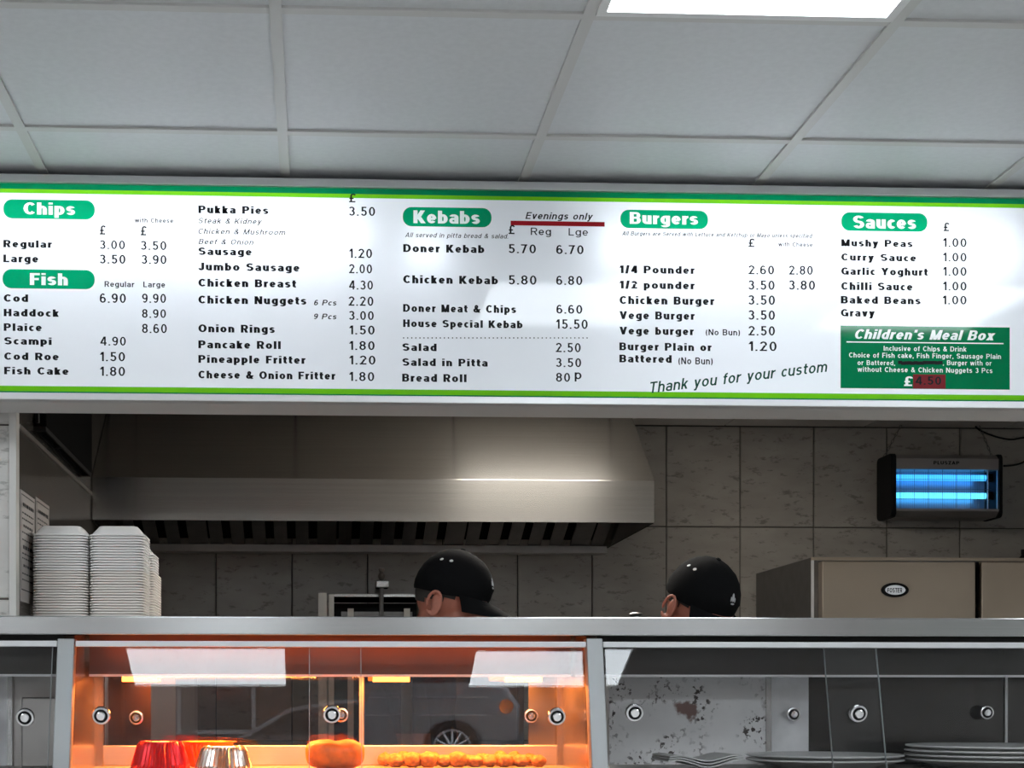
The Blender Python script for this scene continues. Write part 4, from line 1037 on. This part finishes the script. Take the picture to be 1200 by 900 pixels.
plate_stack(966, 2.555, .135, 2, SHZ+.0, 'the low stack in the middle')
cl = MB(); prof = []; n = 60
for i in range(n):
    t = i/(n-1); prof.append((t, .010+.006*math.sin(t*9)+.012*max(0, t-.75)*4*.5+.006*max(0, .25-t)*4))
cx0, cx1 = ax(772, 2.50), ax(862, 2.50)
for lay in range(3):
    pts = [(cx0+(cx1-cx0)*(t*(.97-.03*lay)+.01*lay), SHZ+.002+lay*.0055+h*(.8-.1*lay)+.003) for t, h in prof]
    loop = pts+[(x, z-.0022) for x, z in reversed(pts)]
    for i in range(n-1):
        a, b = pts[i], pts[i+1]
        cl.hexa([(a[0], 2.43, a[1]-.0022), (b[0], 2.43, b[1]-.0022), (b[0], 2.56, b[1]-.0022), (a[0], 2.56, a[1]-.0022), (a[0], 2.43, a[1]), (b[0], 2.43, b[1]), (b[0], 2.56, b[1]), (a[0], 2.56, a[1])])
tag(obj('folded_cloth', cl, pbr('white_cloth', (.62, .62, .61), .8)), 'white folded cloth with curled layered edges in the cold display', 'cloth')

# ------------------------------------------------------------------ people
def person(label, hc, facing, pitch, roll, seed, lean, hat_label):
    """hc head centre; facing angle about z (0 = +x); body built as one remeshed surface, local +X forward"""
    Rz = Matrix.Rotation(facing, 3, 'Z'); Rh = Rz @ Matrix.Rotation(roll, 3, 'X') @ Matrix.Rotation(pitch, 3, 'Y')
    hc = Vector(hc)
    H = lambda x, y, z: hc+Rh @ Vector((x, y, z))
    neck_h = H(-.035, 0, -.10)
    fwd = Rz @ Vector((1, 0, 0)); side = Rz @ Vector((0, 1, 0)); up = Vector((0, 0, 1))
    chest_top = neck_h-up*.10-fwd*lean*.45
    hip = Vector((chest_top.x, chest_top.y, 0))-fwd*lean; hip.z = .93
    m = MB()
    # head and face (head local: +x face, +z crown)
    def hE(c, r, e=None): m.ellipsoid(H(*c), r, Rh if e is None else Rh @ e, 24, 16)
    hE((-.012, 0, .022), (.098, .076, .100)); hE((.022, 0, -.040), (.068, .062, .080)); hE((.055, 0, -.085), (.028, .032, .026))
    hE((.100, 0, -.022), (.018, .015, .026)); hE((.092, 0, -.058), (.012, .026, .010)); hE((.082, 0, .022), (.014, .050, .010))
    for s in (-1, 1):
        hE((.080, s*.032, .004), (.010, .013, .009))
        E = Matrix.Rotation(s*.35, 3, 'Z') @ Matrix.Rotation(-.18, 3, 'Y')
        n = 14; pts = []
        for k in range(n+1):
            a = math.radians(-100+k*330/n)-.6
            pts.append(H(-.034+.0195*math.cos(a), s*.0885, -.016+.034*math.sin(a)))
        m.tube(pts, .0052, 8, round_ends=True)
        hE((-.030, s*.080, -.018), (.015, .008, .028), E); hE((-.030, s*.084, -.048), (.010, .008, .010)); hE((-.020, s*.086, -.018), (.006, .006, .010))
    # neck, trunk
    m.tube([H(-.03, 0, -.05), neck_h, chest_top+up*.03], [.056, .054, .062], 16, round_ends=True)
    sh = [chest_top+side*s*.185-up*.02 for s in (-1, 1)]
    waist = chest_top.lerp(hip, .62)
    for s in (-.085, 0, .085):
        m.tube([chest_top-up*.06+side*s, chest_top.lerp(hip, .35)+side*s, waist+side*s*.9, hip+side*s], [.105, .115, .105, .115], 18, round_ends=True)
    m.tube([sh[0], chest_top+up*.0, sh[1]], [.068, .072, .068], 14, round_ends=True)
    for i, s in ((0, -1), (1, 1)):
        hipj = hip+side*s*.09; knee = Vector((hip.x, hip.y, .49))+side*s*.10+fwd*.035; ank = Vector((hip.x, hip.y, .085))+side*s*.11-fwd*.02
        m.tube([hipj, hipj.lerp(knee, .4), knee, knee.lerp(ank, .35), ank], [.098, .085, .058, .060, .040], 14, round_ends=True)
        m.tube([ank-fwd*.035-up*.04, ank+fwd*.08-up*.045, ank+fwd*.17-up*.055], [.042, .042, .030], 12, round_ends=True)
        sho = sh[i]; elb = sho-up*.27+side*s*.05+fwd*.06; wr_ = elb+fwd*.22-side*s*.07-up*.03
        m.tube([sho, sho.lerp(elb, .5), elb, elb.lerp(wr_, .3), wr_], [.058, .050, .040, .040, .028], 12, round_ends=True)
        pd = (wr_-elb).normalized(); lat = side*-s; palm = wr_+pd*.05
        m.tube([wr_+lat*.012, palm+lat*.018], [.020, .020], 10, round_ends=True); m.tube([wr_-lat*.012, palm-lat*.018], [.020, .019], 10, round_ends=True)
        for f, (off, L) in enumerate(((.031, .070), (.011, .080), (-.010, .075), (-.030, .058))):
            b0 = palm+pd*.012+lat*off; k1 = b0+pd*L*.45-up*.006+lat*off*.15; k2 = k1+pd*L*.32-up*.018; k3 = k2+pd*L*.15-up*.022
            m.tube([b0, k1, k2, k3], [.0095, .009, .0085, .0075], 8, round_ends=True)
        t0 = wr_+pd*.022+lat*.026; t1 = t0+pd*.022+lat*.022-up*.008; t2 = t1+pd*.028+lat*.006-up*.010
        m.tube([t0, t1, t2], [.012, .0105, .009], 8, round_ends=True)
    me = m.mesh('person'); o = bpy.data.objects.new('person', me); C.objects.link(o)
    md = o.modifiers.new('remesh', 'REMESH'); md.mode = 'VOXEL'; md.voxel_size = .0042; md.use_smooth_shade = True
    sm = o.modifiers.new('smooth', 'SMOOTH'); sm.factor = .5; sm.iterations = 2
    bpy.context.view_layer.update()
    dg = bpy.context.evaluated_depsgraph_get()
    me2 = bpy.data.meshes.new_from_object(o.evaluated_get(dg)); o.modifiers.clear(); o.data = me2; bpy.data.meshes.remove(me); me2.name = 'person'
    for mm in (SKIN, CLOTH_BK, CLOTH_TR, BLACK): me2.materials.append(mm)
    nz = chest_top.z+.055; mats = []
    elbz = sh[0].z-.16
    for p in me2.polygons:
        c = p.center; d = (c-chest_top).dot(side)
        k = 0
        if c.z < .12: k = 3
        elif c.z < hip.z+.02 and abs((c-hip).dot(side)) < .24 and (c-hip).dot(fwd) < .2: k = 2
        elif c.z < nz and (c-hc).length > .16:
            k = 1
            if c.z < elbz and (abs(d) > .215 or (c-hip.lerp(chest_top, .5)).dot(fwd) > .17): k = 0
        mats.append(k)
    me2.polygons.foreach_set('material_index', mats); me2.shade_smooth()
    tag(o, label, 'person')
    # hair band under the cap and sideburns
    hr = MB(); hv = []; nu = 40; nv = 8
    for i in range(nv+1):
        t = math.radians(52+62*i/nv)
        for k in range(nu):
            a = 2*math.pi*k/nu
            fade = 1.0
            r = (.1005, .0785, .103)
            v = Vector((r[0]*math.sin(t)*math.cos(a)-.012, r[1]*math.sin(t)*math.sin(a), r[2]*math.cos(t)+.022))
            hv.append((v, a))
    fs = []
    for i in range(nv):
        for k in range(nu):
            a = (2*math.pi*(k+.5)/nu+math.pi) % (2*math.pi)-math.pi
            lim = 9 if abs(a) > 2.2 else (7 if abs(a) > 1.5 else (6 if abs(a) > 1.2 else (4 if abs(a) > 1.0 else 2)))
            if i < lim: fs.append((i*nu+k, (i+1)*nu+k, (i+1)*nu+(k+1) % nu, i*nu+(k+1) % nu))
    hr.add([H(*v) for v, a in hv], fs)
    obj('hair', hr, HAIR, o, smooth=60)
    # baseball cap
    cp = MB(); nu = 48; rings = []
    for t, k_ in ((98, 1.0), (94, 1.012), (86, 1.02), (75, 1.02), (62, 1.02), (48, 1.02), (34, 1.02), (20, 1.02), (8, 1.02)):
        tr = math.radians(t)
        for k in range(nu):
            a = 2*math.pi*k/nu; seam = 1-.006*max(0, 1-abs(((k % 8)-0)/1.0)) if k % 8 in (0,) else 1
            low = .012*max(0, math.cos(a))*(1 if t > 80 else 0)
            x = .110*k_*math.sin(tr)*math.cos(a)*seam-.008; y = .0885*k_*math.sin(tr)*math.sin(a)*seam; z = .118*math.cos(tr)*k_+.030+low
            # structured front panel stands a little fuller
            if math.cos(a) > .2 and 30 < t < 80: x += .006*math.cos(a)
            rings.append(H(x, y, z))
    nr = 9
    fs = [(i*nu+k, i*nu+(k+1) % nu, (i+1)*nu+(k+1) % nu, (i+1)*nu+k) for i in range(nr-1) for k in range(nu)]
    fs.append(tuple(range((nr-1)*nu, nr*nu)))
    cp.add(rings, fs)
    cap_o = obj('cap', cp, CLOTH_BK, o, smooth=70); tag(cap_o, hat_label)
    br = MB(); top = []; n = 24; w = 4
    for lev in (0, 1):
        for j in range(w+1):
            for k in range(n+1):
                a = math.radians(-72+144*k/n); q = j/w
                ex = .078*max(0, math.cos(a*1.18))**.55*q
                x = (.1105+.0)*math.cos(a)-.006+ex; y = .0885*math.sin(a)*(1+.06*q)
                z = .024-.020*q-.016*(y/.09)**2*q-.006*q*q-(.003 if lev else 0)
                top.append(H(x, y, z))
    L = (w+1)*(n+1); fs = []
    for j in range(w):
        for k in range(n):
            a = j*(n+1)+k; fs.append((a, a+1, a+n+2, a+n+1)); fs.append((L+a, L+a+n+1, L+a+n+2, L+a+1))
    for k in range(n): a = w*(n+1)+k; fs.append((a, a+1, L+a+1, L+a))
    br.add(top, fs); obj('visor', br, CLOTH_BK, cap_o, smooth=50)
    def on_cap(a, t, k_=1.035):
        a = math.radians(a); t = math.radians(t)
        return Vector((.110*k_*math.sin(t)*math.cos(a)-.008+(.006*math.cos(a) if math.cos(a) > .2 else 0), .0885*k_*math.sin(t)*math.sin(a), .118*k_*math.cos(t)+.030))
    EYEL = pbr('eyelet', (.45, .45, .45), .6)
    for a, t in ((-118, 50), (-98, 49)):
        p = on_cap(a, t, 1.022); nrm = (p-Vector((-.008, 0, .03))).normalized(); q = nrm.to_track_quat('Z', 'Y').to_matrix()
        obj('eyelet', MB().lathe([(.0, .0), (.0052, 0), (.0052, .0012), (0, .0016)], H(*p), 12, Rh @ q), EYEL, cap_o)
    LG = pbr('cap_stitch', (.35, .35, .36), .7)
    lg = MB()
    for da, dt, ra, rt_ in ((0, 0, 3.0, 6), (-4.5, 2.5, 1.5, 3.5), (4.5, 3, 1.5, 3.5), (0, 8.5, 4.5, 1.2)):
        n = 10; vs_ = [H(*on_cap(da+ra*math.cos(2*math.pi*i/n)-8, 64+dt+rt_*math.sin(2*math.pi*i/n), 1.024)) for i in range(n)]
        lg.add(vs_, [tuple(range(n))])
    obj('embroidered_motif', lg, LG, cap_o)
    obj('top_button', MB().ellipsoid(H(-.008, 0, .150), (.008, .008, .005), Rh, 12, 8), CLOTH_BK, cap_o, smooth=60)
    return o
YP = 4.12
person('person in a black cap with a visor, head bowed to the right behind the counter', at(530, 706, YP), math.radians(-15), math.radians(15), 0, 1, .10, 'black baseball cap with two pale eyelets')
person('person in a black cap bowing towards the counter between the left worker and the fridge', at(819, 713, YP), math.radians(-52), math.radians(30), 0, 2, .12, 'black baseball cap pulled low over the face')

# ------------------------------------------------------------------ parked car in the street, seen only as a reflection in the rear glass
CARP = pbr('car_paint', (.34, .33, .33), .22, .5, coat=.6)
car = thing('parked_car', 'grey hatchback parked across the street, mirrored in the display glass', 'car', (.25, -12.0, -.06))
prof = [(-2.05, .38), (-2.1, .62), (-2.0, .86), (-1.75, 1.02), (-1.1, 1.10), (-.55, 1.42), (.1, 1.52), (.9, 1.50), (1.5, 1.32), (1.95, 1.0), (2.08, .8), (2.06, .42), (1.75, .30)]
for wx in (1.30, -1.32):
    for k in range(7):
        a = math.radians(k*30); prof.append((wx+.36*math.cos(a), .30+.36*math.sin(a)-.02))
prof.append((-1.75, .30))
cb = obj('body', MB().extrude([(x+.25, z-.06) for x, z in prof], 1, -12.85, -11.15), CARP, car, bevel=.05, seg=3)
GL = pbr('car_glass', (.03, .035, .04), .08)
obj('side_window', MB().extrude([(x+.25, z-.06) for x, z in ((-.95, 1.12), (-.5, 1.38), (.1, 1.46), (.35, 1.46), (.35, 1.08))], 1, -11.15, -11.135), GL, car)
obj('side_window', MB().extrude([(x+.25, z-.06) for x, z in ((.42, 1.08), (.42, 1.46), (.95, 1.44), (1.4, 1.27), (1.55, 1.08))], 1, -11.15, -11.135), GL, car)
for wx in (1.30, -1.32):
    Mw = Matrix.Rotation(-math.pi/2, 3, 'X')
    wo = obj('wheel', MB().lathe([(.20, -.09), (.30, -.10), (.32, -.06), (.32, .06), (.30, .10), (.22, .085), (.22, .02), (0, .02)], (wx+.25, -11.28, .26), 36, Mw), BLACK, car, smooth=40)
    spk = MB()
    for k in range(12):
        a = 2*math.pi*k/12; d = Vector((math.cos(a), 0, math.sin(a))); c = Vector((wx+.25, -11.19, .26))
        spk.tube([c+d*.03, c+d*.215], [.018, .014], 6)
    spk.lathe([(.20, 0), (.225, 0), (.225, .02), (.20, .02)], (wx+.25, -11.20, .26), 36, Mw, close=True)
    obj('alloy_rim', spk, pbr('alloy', (.75, .75, .75), .3, .9), wo)
for zz in (.70, .90): obj('trim_strip', B((-1.55, -11.15, zz-.06), (1.95, -11.14, zz-.045)), CHROME, car)

# terrace added out of view to cut the sky's reflection in the glass
BRICK = pbr('terrace_brick', (.16, .10, .075), .85, noise=.25, nscale=9)
ter = thing('wall_street', 'brick terrace added across the street to cut the sky mirrored in glass', None, (0, -19, -.06), kind='structure')
obj('facade', B((-16, -19.4, -.06), (16, -19, 7.2)), BRICK, ter)
for k in range(8):
    x = -14+k*3.9
    for z in (.9, 4.0):
        w_ = obj('window', B((x, -19.0, z), (x+1.3, -18.96, z+1.6)), WHITE, ter)
        obj('pane', B((x+.07, -18.96, z+.07), (x+1.23, -18.955, z+1.53)), GL, w_).location = (0, 0, 0)
    obj('door', B((x+1.9, -19.0, -.06), (x+2.8, -18.95, 2.0)), pbr('street_door', (.05, .08, .06), .4), ter)
